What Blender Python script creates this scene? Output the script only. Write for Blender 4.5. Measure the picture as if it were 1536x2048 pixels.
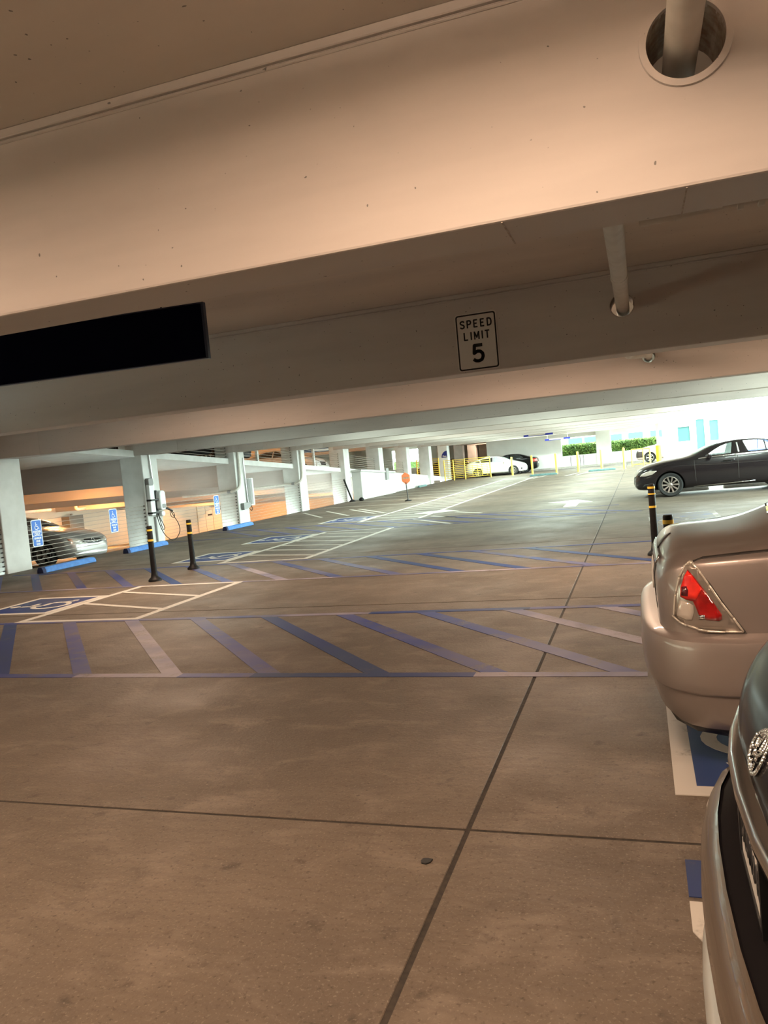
import bpy, bmesh, math, random
from mathutils import Vector, Matrix
from mathutils.bvhtree import BVHTree

random.seed(7)
for o in list(bpy.data.objects): bpy.data.objects.remove(o, do_unlink=True)
SC = bpy.context.scene
COL = SC.collection

# ---------------------------------------------------------------- camera
cam_d = bpy.data.cameras.new('camera'); cam = bpy.data.objects.new('camera', cam_d); COL.objects.link(cam)
cam_d.sensor_fit = 'VERTICAL'; cam_d.sensor_height = 36.0
cam_d.lens = 1548.9 * 36.0 / 2048.0
cam_d.clip_start = 0.05; cam_d.clip_end = 400
_R = Matrix(((0.94598305, -0.06934928, -0.31671241), (0.3104307, -0.08807912, 0.94650666), (-0.0935353, -0.99369651, -0.06179321)))
_M = Matrix(((_R[0][0], -_R[0][1], -_R[0][2]), (_R[1][0], -_R[1][1], -_R[1][2]), (_R[2][0], -_R[2][1], -_R[2][2]))).to_4x4()
_M.translation = Vector((0, 0, 1.66))
cam.matrix_world = _M
SC.camera = cam

# ---------------------------------------------------------------- world, exposure
W = bpy.data.worlds.new('daylight'); SC.world = W; W.use_nodes = True
_bg = W.node_tree.nodes['Background']
_bg.inputs[0].default_value = (0.80, 1.0, 0.94, 1); _bg.inputs[1].default_value = 25.0
SC.view_settings.view_transform = 'Standard'; SC.view_settings.look = 'None'
SC.view_settings.gamma = 1.0; SC.view_settings.use_curve_mapping = False
SC.view_settings.exposure = 0.0
WARM = (1.0, 0.71, 0.50); SODIUM = (1.0, 0.43, 0.12); COOL = (0.80, 1.0, 0.88)
LAMP_W = 150.0

# ---------------------------------------------------------------- materials
MATS = {}
def mat(name, col, rough=0.6, metal=0.0, col2=None, scale=6.0, bump=0.0, bscale=40.0, coat=0.0, emit=None, estr=0.0, detail=4.0, lo=0.35, hi=0.65, alpha=None, trans=0.0, ior=1.45):
    if name in MATS: return MATS[name]
    m = bpy.data.materials.new(name); m.use_nodes = True
    nt = m.node_tree; b = nt.nodes['Principled BSDF']
    b.inputs['Base Color'].default_value = (*col, 1); b.inputs['Roughness'].default_value = rough
    b.inputs['Metallic'].default_value = metal; b.inputs['Coat Weight'].default_value = coat
    b.inputs['Coat Roughness'].default_value = 0.06
    b.inputs['IOR'].default_value = ior
    if trans: b.inputs['Transmission Weight'].default_value = trans
    if alpha is not None: b.inputs['Alpha'].default_value = alpha
    if emit: b.inputs['Emission Color'].default_value = (*emit, 1); b.inputs['Emission Strength'].default_value = estr
    tc = nt.nodes.new('ShaderNodeTexCoord')
    if col2:
        n = nt.nodes.new('ShaderNodeTexNoise'); n.inputs['Scale'].default_value = scale; n.inputs['Detail'].default_value = detail
        r = nt.nodes.new('ShaderNodeMapRange'); r.inputs[1].default_value = lo; r.inputs[2].default_value = hi
        x = nt.nodes.new('ShaderNodeMix'); x.data_type = 'RGBA'
        x.inputs[6].default_value = (*col, 1); x.inputs[7].default_value = (*col2, 1)
        nt.links.new(tc.outputs['Object'], n.inputs['Vector']); nt.links.new(n.outputs['Fac'], r.inputs[0])
        nt.links.new(r.outputs[0], x.inputs[0]); nt.links.new(x.outputs[2], b.inputs['Base Color'])
    if bump:
        n2 = nt.nodes.new('ShaderNodeTexNoise'); n2.inputs['Scale'].default_value = bscale; n2.inputs['Detail'].default_value = 5
        bp = nt.nodes.new('ShaderNodeBump'); bp.inputs['Strength'].default_value = bump; bp.inputs['Distance'].default_value = 0.02
        nt.links.new(tc.outputs['Object'], n2.inputs['Vector']); nt.links.new(n2.outputs['Fac'], bp.inputs['Height'])
        nt.links.new(bp.outputs[0], b.inputs['Normal'])
    MATS[name] = m
    return m

def mixnode(nt, a, b, fac):
    x = nt.nodes.new('ShaderNodeMix'); x.data_type = 'RGBA'
    for s, v in ((6, a), (7, b)):
        if isinstance(v, tuple): x.inputs[s].default_value = (*v, 1)
        else: nt.links.new(v, x.inputs[s])
    if isinstance(fac, (int, float)): x.inputs[0].default_value = fac
    else: nt.links.new(fac, x.inputs[0])
    return x.outputs[2]
def noisefac(nt, vec, scale, lo, hi, detail=4.0, rough=0.55, dist=0.0):
    n = nt.nodes.new('ShaderNodeTexNoise'); n.inputs['Scale'].default_value = scale; n.inputs['Detail'].default_value = detail
    n.inputs['Roughness'].default_value = rough; n.inputs['Distortion'].default_value = dist
    r = nt.nodes.new('ShaderNodeMapRange'); r.inputs[1].default_value = lo; r.inputs[2].default_value = hi
    nt.links.new(vec, n.inputs['Vector']); nt.links.new(n.outputs['Fac'], r.inputs[0])
    return r.outputs[0]
def mapped(nt, vec, sc, rot=0.0):
    mp = nt.nodes.new('ShaderNodeMapping'); mp.inputs['Scale'].default_value = sc; mp.inputs['Rotation'].default_value = (0, 0, rot)
    nt.links.new(vec, mp.inputs['Vector']); return mp.outputs[0]

CONC_A = (0.132, 0.103, 0.077); CONC_B = (0.081, 0.064, 0.049); CONC_C = (0.178, 0.143, 0.112)
def floor_nodes(m):
    nt = m.node_tree; b = nt.nodes['Principled BSDF']
    tc = nt.nodes.new('ShaderNodeTexCoord'); P = tc.outputs['Object']
    c = mixnode(nt, CONC_A, CONC_B, noisefac(nt, P, 0.55, 0.35, 0.7, 6))
    c = mixnode(nt, c, CONC_C, noisefac(nt, mapped(nt, P, (1.6, 2.4, 1)), 1.6, 0.5, 0.78, 5, 0.6, 0.6))
    c = mixnode(nt, c, (0.078, 0.061, 0.047), noisefac(nt, mapped(nt, P, (1.2, 2.0, 1), 0.3), 2.6, 0.55, 0.8, 7, 0.65, 1.2))
    c = mixnode(nt, c, (0.055, 0.043, 0.034), noisefac(nt, P, 7.0, 0.62, 0.76, 5))
    c = mixnode(nt, c, (0.208, 0.173, 0.138), noisefac(nt, P, 85.0, 0.58, 0.78, 2))
    c = mixnode(nt, c, (0.058, 0.046, 0.035), noisefac(nt, P, 48.0, 0.58, 0.74, 3))
    # trowel arcs
    w = nt.nodes.new('ShaderNodeTexWave'); w.wave_type = 'RINGS'; w.inputs['Scale'].default_value = 3.2; w.inputs['Distortion'].default_value = 9.0
    w.inputs['Detail'].default_value = 3.0; w.inputs['Detail Scale'].default_value = 0.7
    nt.links.new(P, w.inputs['Vector'])
    r = nt.nodes.new('ShaderNodeMapRange'); r.inputs[1].default_value = 0.75; r.inputs[2].default_value = 1.0; r.inputs[4].default_value = 0.22
    nt.links.new(w.outputs['Fac'], r.inputs[0])
    c = mixnode(nt, c, (0.084, 0.064, 0.051), r.outputs[0])
    return nt, b, P, c
def floor_mat():
    m = bpy.data.materials.new('broom_finished_concrete'); m.use_nodes = True
    nt, b, P, c = floor_nodes(m)
    nt.links.new(c, b.inputs['Base Color']); b.inputs['Specular IOR Level'].default_value = 0.22
    rr = noisefac(nt, P, 1.1, 0.3, 0.75, 5)
    mr = nt.nodes.new('ShaderNodeMapRange'); mr.inputs[3].default_value = 0.50; mr.inputs[4].default_value = 0.72
    nt.links.new(rr, mr.inputs[0]); nt.links.new(mr.outputs[0], b.inputs['Roughness'])
    n2 = nt.nodes.new('ShaderNodeTexNoise'); n2.inputs['Scale'].default_value = 38; n2.inputs['Detail'].default_value = 6
    bp = nt.nodes.new('ShaderNodeBump'); bp.inputs['Strength'].default_value = 0.28; bp.inputs['Distance'].default_value = 0.012
    nt.links.new(P, n2.inputs['Vector']); nt.links.new(n2.outputs['Fac'], bp.inputs['Height']); nt.links.new(bp.outputs[0], b.inputs['Normal'])
    return m
def paint_mat(name, col, wear, col2=None, wl=0.52, wh=0.70, scale=3.0):
    """floor paint: worn away to the concrete beneath by noise"""
    m = bpy.data.materials.new(name); m.use_nodes = True
    nt, b, P, c = floor_nodes(m)
    pc = col
    if col2: pc = mixnode(nt, col, col2, noisefac(nt, P, 0.62, 0.42, 0.60, 3))
    f1 = noisefac(nt, P, scale, wl, wh, 6, 0.7)
    f2 = noisefac(nt, P, 60.0, 0.42, 0.62, 2)
    mm = nt.nodes.new('ShaderNodeMath'); mm.operation = 'MULTIPLY'; nt.links.new(f1, mm.inputs[0]); nt.links.new(f2, mm.inputs[1])
    m2 = nt.nodes.new('ShaderNodeMath'); m2.operation = 'ADD'; m2.use_clamp = True; nt.links.new(mm.outputs[0], m2.inputs[0])
    m3 = nt.nodes.new('ShaderNodeMath'); m3.operation = 'MULTIPLY'; nt.links.new(f1, m3.inputs[0]); m3.inputs[1].default_value = wear
    nt.links.new(m3.outputs[0], m2.inputs[1])
    nt.links.new(mixnode(nt, pc, c, m2.outputs[0]), b.inputs['Base Color'])
    b.inputs['Roughness'].default_value = 0.55; b.inputs['Specular IOR Level'].default_value = 0.25
    return m
def beam_mat(name, col):
    m = bpy.data.materials.new(name); m.use_nodes = True
    nt = m.node_tree; b = nt.nodes['Principled BSDF']; b.inputs['Roughness'].default_value = 0.75
    tc = nt.nodes.new('ShaderNodeTexCoord'); P = tc.outputs['Object']
    c = mixnode(nt, col, tuple(k * 0.86 for k in col), noisefac(nt, mapped(nt, P, (0.35, 1, 2.4)), 1.2, 0.42, 0.7, 4))
    c = mixnode(nt, c, tuple(k * 0.3 for k in col), noisefac(nt, P, 34.0, 0.765, 0.785, 1, 0.4))
    nt.links.new(c, b.inputs['Base Color'])
    n2 = nt.nodes.new('ShaderNodeTexNoise'); n2.inputs['Scale'].default_value = 14; n2.inputs['Detail'].default_value = 3
    bp = nt.nodes.new('ShaderNodeBump'); bp.inputs['Strength'].default_value = 0.05; bp.inputs['Distance'].default_value = 0.02
    nt.links.new(P, n2.inputs['Vector']); nt.links.new(n2.outputs['Fac'], bp.inputs['Height']); nt.links.new(bp.outputs[0], b.inputs['Normal'])
    return m

M_FLOOR = floor_mat()
M_JOINT = mat('joint_sealant', (0.020, 0.016, 0.012), 0.9, col2=(0.040, 0.031, 0.023), scale=30)
M_BEAM = beam_mat('painted_concrete', (0.54, 0.49, 0.455))
M_CEIL = beam_mat('painted_soffit', (0.58, 0.52, 0.46))
M_COLUMN = mat('column_paint', (0.64, 0.64, 0.62), 0.7, col2=(0.57, 0.57, 0.55), scale=3)
M_WALL = mat('cream_wall', (0.60, 0.51, 0.40), 0.8, col2=(0.54, 0.46, 0.36), scale=0.7)
M_WHITEWALL = mat('white_wall', (0.86, 0.86, 0.82), 0.7, col2=(0.80, 0.80, 0.76), scale=1.2)
M_PARAPET = mat('parapet_paint', (0.50, 0.50, 0.48), 0.7, col2=(0.44, 0.44, 0.42), scale=2)
M_RAMP = mat('ramp_concrete', (0.30, 0.27, 0.24), 0.8, col2=(0.22, 0.20, 0.18), scale=2)
M_BLUEP = paint_mat('worn_blue_paint', (0.026, 0.040, 0.17), 0.55, col2=(0.085, 0.08, 0.16), wl=0.50, wh=0.74)
M_BLUEL = paint_mat('faded_blue_paint', (0.26, 0.22, 0.25), 0.4, col2=(0.07, 0.07, 0.155), wl=0.48, wh=0.72)
M_BLUEF = paint_mat('bright_blue_paint', (0.014, 0.028, 0.135), 0.35, col2=(0.022, 0.038, 0.10), wl=0.60, wh=0.8)
M_BLUEV = paint_mat('very_worn_blue_paint', (0.04, 0.06, 0.16), 0.9, col2=(0.10, 0.10, 0.14), wl=0.36, wh=0.58)
M_WHITEV = paint_mat('very_worn_white_paint', (0.40, 0.38, 0.35), 0.95, wl=0.40, wh=0.56)
M_WHITEP = paint_mat('white_line_paint', (0.46, 0.43, 0.385), 0.55, wl=0.56, wh=0.78)
M_STEEL = mat('galvanised_steel', (0.55, 0.55, 0.54), 0.35, 0.9)
M_CABLE = mat('steel_cable', (0.42, 0.38, 0.34), 0.5, 0.3)
M_DARKMETAL = mat('dark_metal', (0.03, 0.03, 0.03), 0.45, 0.3)
M_RUBBER = mat('black_rubber', (0.008, 0.008, 0.009), 0.5, col2=(0.013, 0.012, 0.012), scale=20, ior=1.25)
M_YELLOWBAND = mat('yellow_reflective_band', (0.72, 0.50, 0.06), 0.4)
M_YELLOW = mat('yellow_paint', (0.80, 0.60, 0.10), 0.5, col2=(0.72, 0.52, 0.09), scale=8)
M_NAVY = mat('navy_sign_board', (0.0015, 0.002, 0.010), 0.9, ior=1.12)
M_SIGNWHITE = mat('sign_white', (0.62, 0.58, 0.54), 0.5)
M_SIGNBLACK = mat('sign_black', (0.012, 0.012, 0.014), 0.5)
M_ISABLUE = mat('parking_sign_blue', (0.03, 0.16, 0.62), 0.45)
M_ISAWHITE = mat('parking_sign_white', (0.78, 0.82, 0.86), 0.45)
M_PIPE = mat('painted_pipe', (0.60, 0.57, 0.52), 0.55, col2=(0.53, 0.50, 0.45), scale=9)
M_RUST = mat('rusty_coupling', (0.30, 0.22, 0.16), 0.7, col2=(0.45, 0.40, 0.34), scale=25)
M_WSBLUE = mat('wheel_stop_blue', (0.06, 0.21, 0.56), 0.6, col2=(0.045, 0.15, 0.44), scale=9)
M_WSGREEN = mat('wheel_stop_green', (0.10, 0.19, 0.19), 0.7, col2=(0.07, 0.13, 0.13), scale=9)
M_WSGREY = mat('wheel_stop_concrete', (0.45, 0.42, 0.38), 0.8, col2=(0.36, 0.33, 0.30), scale=12)
M_BLACKPL = mat('black_plastic', (0.015, 0.015, 0.016), 0.4)
M_WHITEPL = mat('white_plastic', (0.72, 0.74, 0.74), 0.35)
M_GREYPL = mat('grey_plastic', (0.26, 0.26, 0.26), 0.5)
M_CHROME = mat('chrome', (0.78, 0.78, 0.78), 0.10, 1.0)
M_GLASS = mat('dark_car_glass', (0.018, 0.022, 0.024), 0.04, 0.0, coat=1.0)
M_PALEGLASS = mat('pale_car_glass', (0.30, 0.42, 0.40), 0.06, 0.0, coat=1.0)
M_REDLENS = mat('red_lens', (0.36, 0.010, 0.010), 0.12, coat=1.0, col2=(0.20, 0.006, 0.006), scale=16)
M_CLEARLENS = mat('clear_lens', (0.56, 0.50, 0.44), 0.10, 0.25, coat=1.0)
M_TYRE = mat('tyre_rubber', (0.018, 0.018, 0.018), 0.75)
M_RIM = mat('alloy_rim', (0.52, 0.50, 0.48), 0.28, 0.85)
M_DARKWELL = mat('wheel_well', (0.010, 0.010, 0.010), 0.9)
M_PLATE = mat('license_plate_white', (0.62, 0.58, 0.54), 0.4)
M_SEAM = mat('panel_gap', (0.030, 0.025, 0.022), 0.7)
M_LEAF = mat('hedge_leaf', (0.055, 0.12, 0.02), 0.7, col2=(0.13, 0.20, 0.035), scale=3)
M_TEALGLASS = mat('teal_window_glass', (0.06, 0.125, 0.125), 0.5, ior=1.1)
def lamp_glow(name, col, s): return mat(name, (0.8, 0.8, 0.8), 0.5, emit=col, estr=s)

# ---------------------------------------------------------------- mesh helpers
class MB:
    def __init__(s): s.v = []; s.f = []; s.mi = []
    def add(s, vs, fs, mi=0):
        k = len(s.v); s.v += [tuple(p) for p in vs]
        for f in fs: s.f.append(tuple(i + k for i in f)); s.mi.append(mi)
        return s
    def box(s, x0, x1, y0, y1, z0, z1, mi=0):
        return s.add([(x0, y0, z0), (x1, y0, z0), (x1, y1, z0), (x0, y1, z0), (x0, y0, z1), (x1, y0, z1), (x1, y1, z1), (x0, y1, z1)],
                     [(0, 3, 2, 1), (4, 5, 6, 7), (0, 1, 5, 4), (1, 2, 6, 5), (2, 3, 7, 6), (3, 0, 4, 7)], mi)
    def hexa(s, p8, mi=0):
        return s.add(p8, [(0, 3, 2, 1), (4, 5, 6, 7), (0, 1, 5, 4), (1, 2, 6, 5), (2, 3, 7, 6), (3, 0, 4, 7)], mi)
    def prism(s, poly, axis, a, b, mi=0):
        n = len(poly)
        def P(u, v, w): return {'x': (w, u, v), 'y': (u, w, v), 'z': (u, v, w)}[axis]
        vs = [P(u, v, a) for u, v in poly] + [P(u, v, b) for u, v in poly]
        fs = [tuple(range(n - 1, -1, -1)), tuple(range(n, 2 * n))] + [(i, (i + 1) % n, n + (i + 1) % n, n + i) for i in range(n)]
        return s.add(vs, fs, mi)
    def tube(s, pts, r, n=8, mi=0, caps=True):
        pts = [Vector(p) for p in pts]; vs = []; fs = []; up = None
        for i, p in enumerate(pts):
            t = (pts[min(i + 1, len(pts) - 1)] - pts[max(i - 1, 0)]).normalized()
            if up is None:
                up = Vector((0, 0, 1)) if abs(t.z) < 0.9 else Vector((1, 0, 0))
            a = t.cross(up).normalized(); up = a.cross(t).normalized()
            rr = r[i] if isinstance(r, (list, tuple)) else r
            for k in range(n):
                q = 2 * math.pi * k / n; vs.append(p + a * (rr * math.cos(q)) + up * (rr * math.sin(q)))
        for i in range(len(pts) - 1):
            for k in range(n):
                fs.append((i * n + k, i * n + (k + 1) % n, (i + 1) * n + (k + 1) % n, (i + 1) * n + k))
        if caps: fs += [tuple(range(n - 1, -1, -1)), tuple(range((len(pts) - 1) * n, len(pts) * n))]
        return s.add(vs, fs, mi)
    def lathe(s, prof, n=24, axis='z', c=(0, 0, 0), mi=0, caps=True):
        vs = []; fs = []; m = len(prof)
        for k in range(n):
            q = 2 * math.pi * k / n; C, S = math.cos(q), math.sin(q)
            for r, h in prof:
                p = {'z': (r * C, r * S, h), 'y': (r * C, h, r * S), 'x': (h, r * C, r * S)}[axis]
                vs.append((p[0] + c[0], p[1] + c[1], p[2] + c[2]))
        for k in range(n):
            for i in range(m - 1):
                fs.append((k * m + i, ((k + 1) % n) * m + i, ((k + 1) % n) * m + i + 1, k * m + i + 1))
        if caps:
            fs.append(tuple(k * m for k in range(n))); fs.append(tuple(k * m + m - 1 for k in range(n - 1, -1, -1)))
        return s.add(vs, fs, mi)
    def build(s, name, mats, parent=None, smooth=False, bevel=0.0, seg=2, fix=True):
        me = bpy.data.meshes.new(name); me.from_pydata(s.v, [], s.f)
        if not isinstance(mats, (list, tuple)): mats = [mats]
        for m in mats: me.materials.append(m)
        me.polygons.foreach_set('material_index', s.mi)
        if fix:
            bm = bmesh.new(); bm.from_mesh(me); bmesh.ops.recalc_face_normals(bm, faces=bm.faces); bm.to_mesh(me); bm.free()
        o = bpy.data.objects.new(name, me); COL.objects.link(o)
        if smooth:
            me.polygons.foreach_set('use_smooth', [True] * len(me.polygons)); me.set_sharp_from_angle(angle=math.radians(40))
        if bevel:
            b = o.modifiers.new('bevel', 'BEVEL'); b.width = bevel; b.segments = seg; b.limit_method = 'ANGLE'; b.angle_limit = math.radians(40)
        if parent: o.parent = parent
        return o
def boxo(name, m, x0, x1, y0, y1, z0, z1, parent=None, bevel=0.0):
    return MB().box(x0, x1, y0, y1, z0, z1).build(name, m, parent, bevel=bevel)
def empty(name, loc=(0, 0, 0), rz=0.0, rx=0.0, parent=None):
    o = bpy.data.objects.new(name, None); COL.objects.link(o); o.location = loc; o.rotation_euler = (rx, 0, rz)
    o.empty_display_size = 0.1
    if parent: o.parent = parent
    return o
def tag(o, label=None, cat=None, group=None, kind=None):
    if label: o['label'] = label
    if cat: o['category'] = cat
    if group: o['group'] = group
    if kind: o['kind'] = kind
    return o
def struct(o, label=None): return tag(o, label, None, None, 'structure')
def evmesh(o):
    dg = bpy.context.evaluated_depsgraph_get(); dg.update()
    return bpy.data.meshes.new_from_object(o.evaluated_get(dg))
def apply_mods(o):
    me = evmesh(o); o.modifiers.clear(); o.data = me
def cut(o, cutter, transfer=True):
    m = o.modifiers.new('cut', 'BOOLEAN'); m.operation = 'DIFFERENCE'; m.object = cutter; m.solver = 'EXACT'
    if transfer: m.material_mode = 'TRANSFER'
    apply_mods(o); bpy.data.objects.remove(cutter, do_unlink=True)
def text(name, s, size, m, parent, mw, depth=0.002, bold=0.0, align='CENTER', space=1.0, sx=1.0):
    c = bpy.data.curves.new(name, 'FONT'); c.body = s; c.size = size; c.align_x = align; c.align_y = 'CENTER'
    c.extrude = depth; c.offset = bold; c.space_character = space
    t = bpy.data.objects.new('tmp', c); COL.objects.link(t)
    me = evmesh(t); bpy.data.objects.remove(t, do_unlink=True); bpy.data.curves.remove(c)
    me.materials.clear(); me.materials.append(m)
    me.transform(mw @ Matrix.Diagonal((sx, 1, 1, 1)))
    o = bpy.data.objects.new(name, me); COL.objects.link(o); o.parent = parent
    return o
def frame(origin, xdir, zdir):
    """matrix: text x along xdir, text y along zdir, text normal = x cross y"""
    x = Vector(xdir).normalized(); y = Vector(zdir).normalized(); n = x.cross(y)
    M = Matrix((x, y, n)).transposed().to_4x4(); M.translation = Vector(origin); return M
def interp(tab, x):
    if x <= tab[0][0]: return tab[0][1]
    for (a, u), (b, v) in zip(tab, tab[1:]):
        if x <= b: return u + (v - u) * (x - a) / (b - a)
    return tab[-1][1]
def circle(cx, cy, r, n=20, a0=0.0, a1=2 * math.pi):
    return [(cx + r * math.cos(a0 + (a1 - a0) * k / n), cy + r * math.sin(a0 + (a1 - a0) * k / n)) for k in range(n if abs(a1 - a0 - 2 * math.pi) < 1e-6 else n + 1)]
def rrect(x0, x1, y0, y1, r, n=5):
    P = []
    for cx, cy, a in ((x1 - r, y1 - r, 0), (x0 + r, y1 - r, 90), (x0 + r, y0 + r, 180), (x1 - r, y0 + r, 270)):
        P += [(cx + r * math.cos(math.radians(a + 90 * k / n)), cy + r * math.sin(math.radians(a + 90 * k / n))) for k in range(n + 1)]
    return P
def strip(pts, w):
    """2-D polyline -> list of quads of width w"""
    out = []
    for (x0, y0), (x1, y1) in zip(pts, pts[1:]):
        L = math.hypot(x1 - x0, y1 - y0) or 1; nx, ny = -(y1 - y0) / L * w / 2, (x1 - x0) / L * w / 2
        out.append([(x0 + nx, y0 + ny), (x0 - nx, y0 - ny), (x1 - nx, y1 - ny), (x1 + nx, y1 + ny)])
    return out
def ring(cx, cy, r, w, a0, a1, n=18):
    A = circle(cx, cy, r + w / 2, n, a0, a1); B = circle(cx, cy, r - w / 2, n, a0, a1)
    return [[A[i], A[i + 1], B[i + 1], B[i]] for i in range(len(A) - 1)]
def wheelchair():
    """access symbol in a 1 x 1 box, list of polygons"""
    P = [circle(0.40, 0.90, 0.075, 14)]
    P += strip([(0.40, 0.80), (0.44, 0.46), (0.68, 0.46), (0.80, 0.16), (0.90, 0.20)], 0.085)
    P += strip([(0.42, 0.66), (0.64, 0.66)], 0.07)
    P += ring(0.46, 0.32, 0.25, 0.075, math.radians(115), math.radians(360))
    return P
# ================================================================ structure
BW = 0.37; CLR = 2.56; SOF = 3.42; PITCH = 5.35
def BY(i): return 3.115 + PITCH * i
def BC(i): return BY(i) + BW / 2
XL, XR = -13.6, 6.6
YB, YC, YF = -8.0, 27.0, 61.0
XE = 1.95                       # roof edge beside the open court
def RZ(y): return 2.63 - 0.0655 * (y - 20.2)      # upper ramp deck
RH = 3.1

# floor: a dark bed with the cast slabs lying on it, joints between them
fl = boxo('floor', M_JOINT, XL, 40, YB, 100, -0.30, -0.004); struct(fl, 'brown broom-finished concrete parking deck with dark joints')
ys = [YB] + [BC(i) - 0.03 for i in range(0, 18)]
g = 0.0115
k = 0
for y0, y1 in zip(ys, ys[1:]):
    for x0, x1 in ((XL, -0.84), (-0.84, XR)) + (((XR, 22.0),) if y0 > 12 else ()):
        MB().box(x0 + g, x1 - g, y0 + g, y1 - g, -0.2, 0.0).build('floor_slab', M_FLOOR, fl, bevel=0.003, seg=1)

# ceiling
ce = MB().box(XL - 0.4, XR + 0.4, YB, YC, SOF, SOF + 0.22).box(XL - 0.4, XE, YC, YF + 0.3, SOF, SOF + 0.22).box(XL - 0.4, -11.1, YF + 0.3, 84, SOF, SOF + 0.22).build('ceiling', M_CEIL)
struct(ce, 'painted concrete soffit between the deep beams')

HOLES = {0: (0.26, 3.07, 0.135), 1: (-0.06, 3.05, 0.115), 2: (0.26, 3.03, 0.105)}
for i in range(-2, 15):
    y0, y1 = BY(i), BY(i) + BW; yc = BC(i)
    xr = XR if y1 < YC else XE
    if i > 10: xr = -11.2
    m = MB()
    m.box(XL + 1.2, xr, y0, y1, CLR, SOF)
    o = m.build('concrete_beam', [M_BEAM, M_RUST])
    if i in HOLES:
        hx, hz, hr = HOLES[i]
        c = MB().lathe([(hr, y0 - 0.2), (hr, y1 + 0.2)], 40, 'y', (hx, 0, hz)).build('cutter', M_RUST)
        cut(o, c)
    else:
        pass
    b = o.modifiers.new('bevel', 'BEVEL'); b.width = 0.012; b.segments = 2; b.limit_method = 'ANGLE'; b.angle_limit = math.radians(60)
    names = {-2: 'painted beam over the rear of the deck', -1: 'painted beam behind the camera', 0: 'nearest deep beam lit peach from below with pipe sleeve', 1: 'dim second beam carrying the speed limit sign',
             2: 'third beam with warm lit face beyond the speed limit sign', 3: 'grey shaded fourth beam'}
    struct(o, names.get(i, 'pale beam number %d counted from the nearest' % (i + 1)))
    # haunch at the column end, plan flare to the column width
    hw = 0.40
    h = MB(); xa, xb = XL - 0.4, XL + 1.2
    pl = [(xa, yc - hw), (XL + 0.1, yc - hw), (xb, y0), (xb, y1), (XL + 0.1, yc + hw), (xa, yc + hw)]
    h.prism(pl, 'z', CLR, SOF); h.build('haunch', M_BEAM, o, bevel=0.01)
    if i <= 6:
        MB().box(XL + 1.2, xr, y0 - 0.022, y0 + 0.01, SOF - 0.042, SOF - 0.001).box(XL + 1.2, xr, y0 - 0.010, y0 + 0.01, SOF - 0.062, SOF - 0.048).build('ledge', M_BEAM, o, bevel=0.004, seg=1)
    if i == 0:
        hx, hz, hr = HOLES[0]
        MB().lathe([(hr, y0 + 0.03), (hr, y0 - 0.012), (hr + 0.024, y0 - 0.012), (hr + 0.026, y0 + 0.002)], 48, 'y', (hx, 0, hz), caps=False).build('sleeve_rim', M_BEAM, o, smooth=True)
        for xx in (-0.45, 0.23):
            MB().box(xx, xx + 0.006, y0 + 0.01, y1 - 0.01, CLR - 0.002, CLR + 0.01).build('form_line', M_RUST, o)

# columns on the ramp side
for i in range(-1, 15):
    yc = BC(i)
    o = MB().box(-14.25, -13.5, yc - 0.375, yc + 0.375, -5.0, 6.6).build('concrete_column', M_COLUMN, bevel=0.025)
    struct(o, 'square white column number %d along the ramp edge' % (i + 2))
# columns on the right line
for i in range(-1, 5):
    yc = BC(i)
    o = MB().box(XR - 0.5, XR + 0.25, yc - 0.375, yc + 0.375, 0.0, 3.5).build('concrete_column', M_COLUMN, bevel=0.025)
    struct(o, 'square white column number %d behind the right parked cars' % (i + 2))

# walls of the garage
struct(MB().box(XR + 0.25, XR + 0.5, YB, 15.0, 0, SOF).box(XR + 0.25, XR + 0.5, 15.0, YC, 0, 0.5).build('wall_right', M_WALL), 'wall behind the right row of parked cars')
struct(boxo('wall_back', M_WALL, -32, XR + 0.5, YB - 0.25, YB, -4, 8), 'wall at the rear end of the deck')
wl = struct(boxo('wall_left', M_WALL, -31.3, -31.0, YB, 84, -8, 9), 'cream side wall beyond the sloping ramp')
# far wall with openings
fw = MB()
fw.box(-11.4, -5.6, YF, YF + 0.3, 0, SOF)                  # solid bay
fw.box(-5.6, XE + 0.1, YF, YF + 0.3, 0, 0.94)             # parapet
fw.box(-3.02, -1.95, YF - 0.3, YF + 0.3, 0, SOF)          # pier
fw.box(-5.6, XE + 0.1, YF, YF + 0.3, 2.32, SOF)           # header
fo = fw.build('wall_far', M_WHITEWALL, bevel=0.01); struct(fo, 'white end wall with hedge-filled openings')
for xa in (-5.0, -4.55, -4.3, -4.05):
    boxo('panel_joint', M_SEAM, xa, xa + 0.035, YF - 0.006, YF + 0.01, 0.05, 0.9, fo)
boxo('kerb', M_WSGREY, -11.4, XE, YF - 0.55, YF - 0.02, 0.0, 0.14, fo)
w = MB().box(-32, -7.9, 84, 84.3, -1, 0.9).box(-32, -26.5, 84, 84.3, 0.9, SOF + 4).box(-22.5, -7.9, 84, 84.3, 0.9, SOF + 4).box(-26.5, -22.5, 84, 84.3, 3.0, SOF + 4).build('wall_far_end', M_WHITEWALL)
struct(w, 'end wall far behind the ramp')
struct(boxo('wall_ramp_end', M_WALL, -31.0, XL - 0.02, 56.95, 57.2, -8, 0.0), 'end wall of the lower ramp under the landing')
struct(boxo('wall_far_return', M_WHITEWALL, -11.4, -11.1, YF + 0.3, 84, 0, SOF), 'return wall beside the far parking bay')

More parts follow.
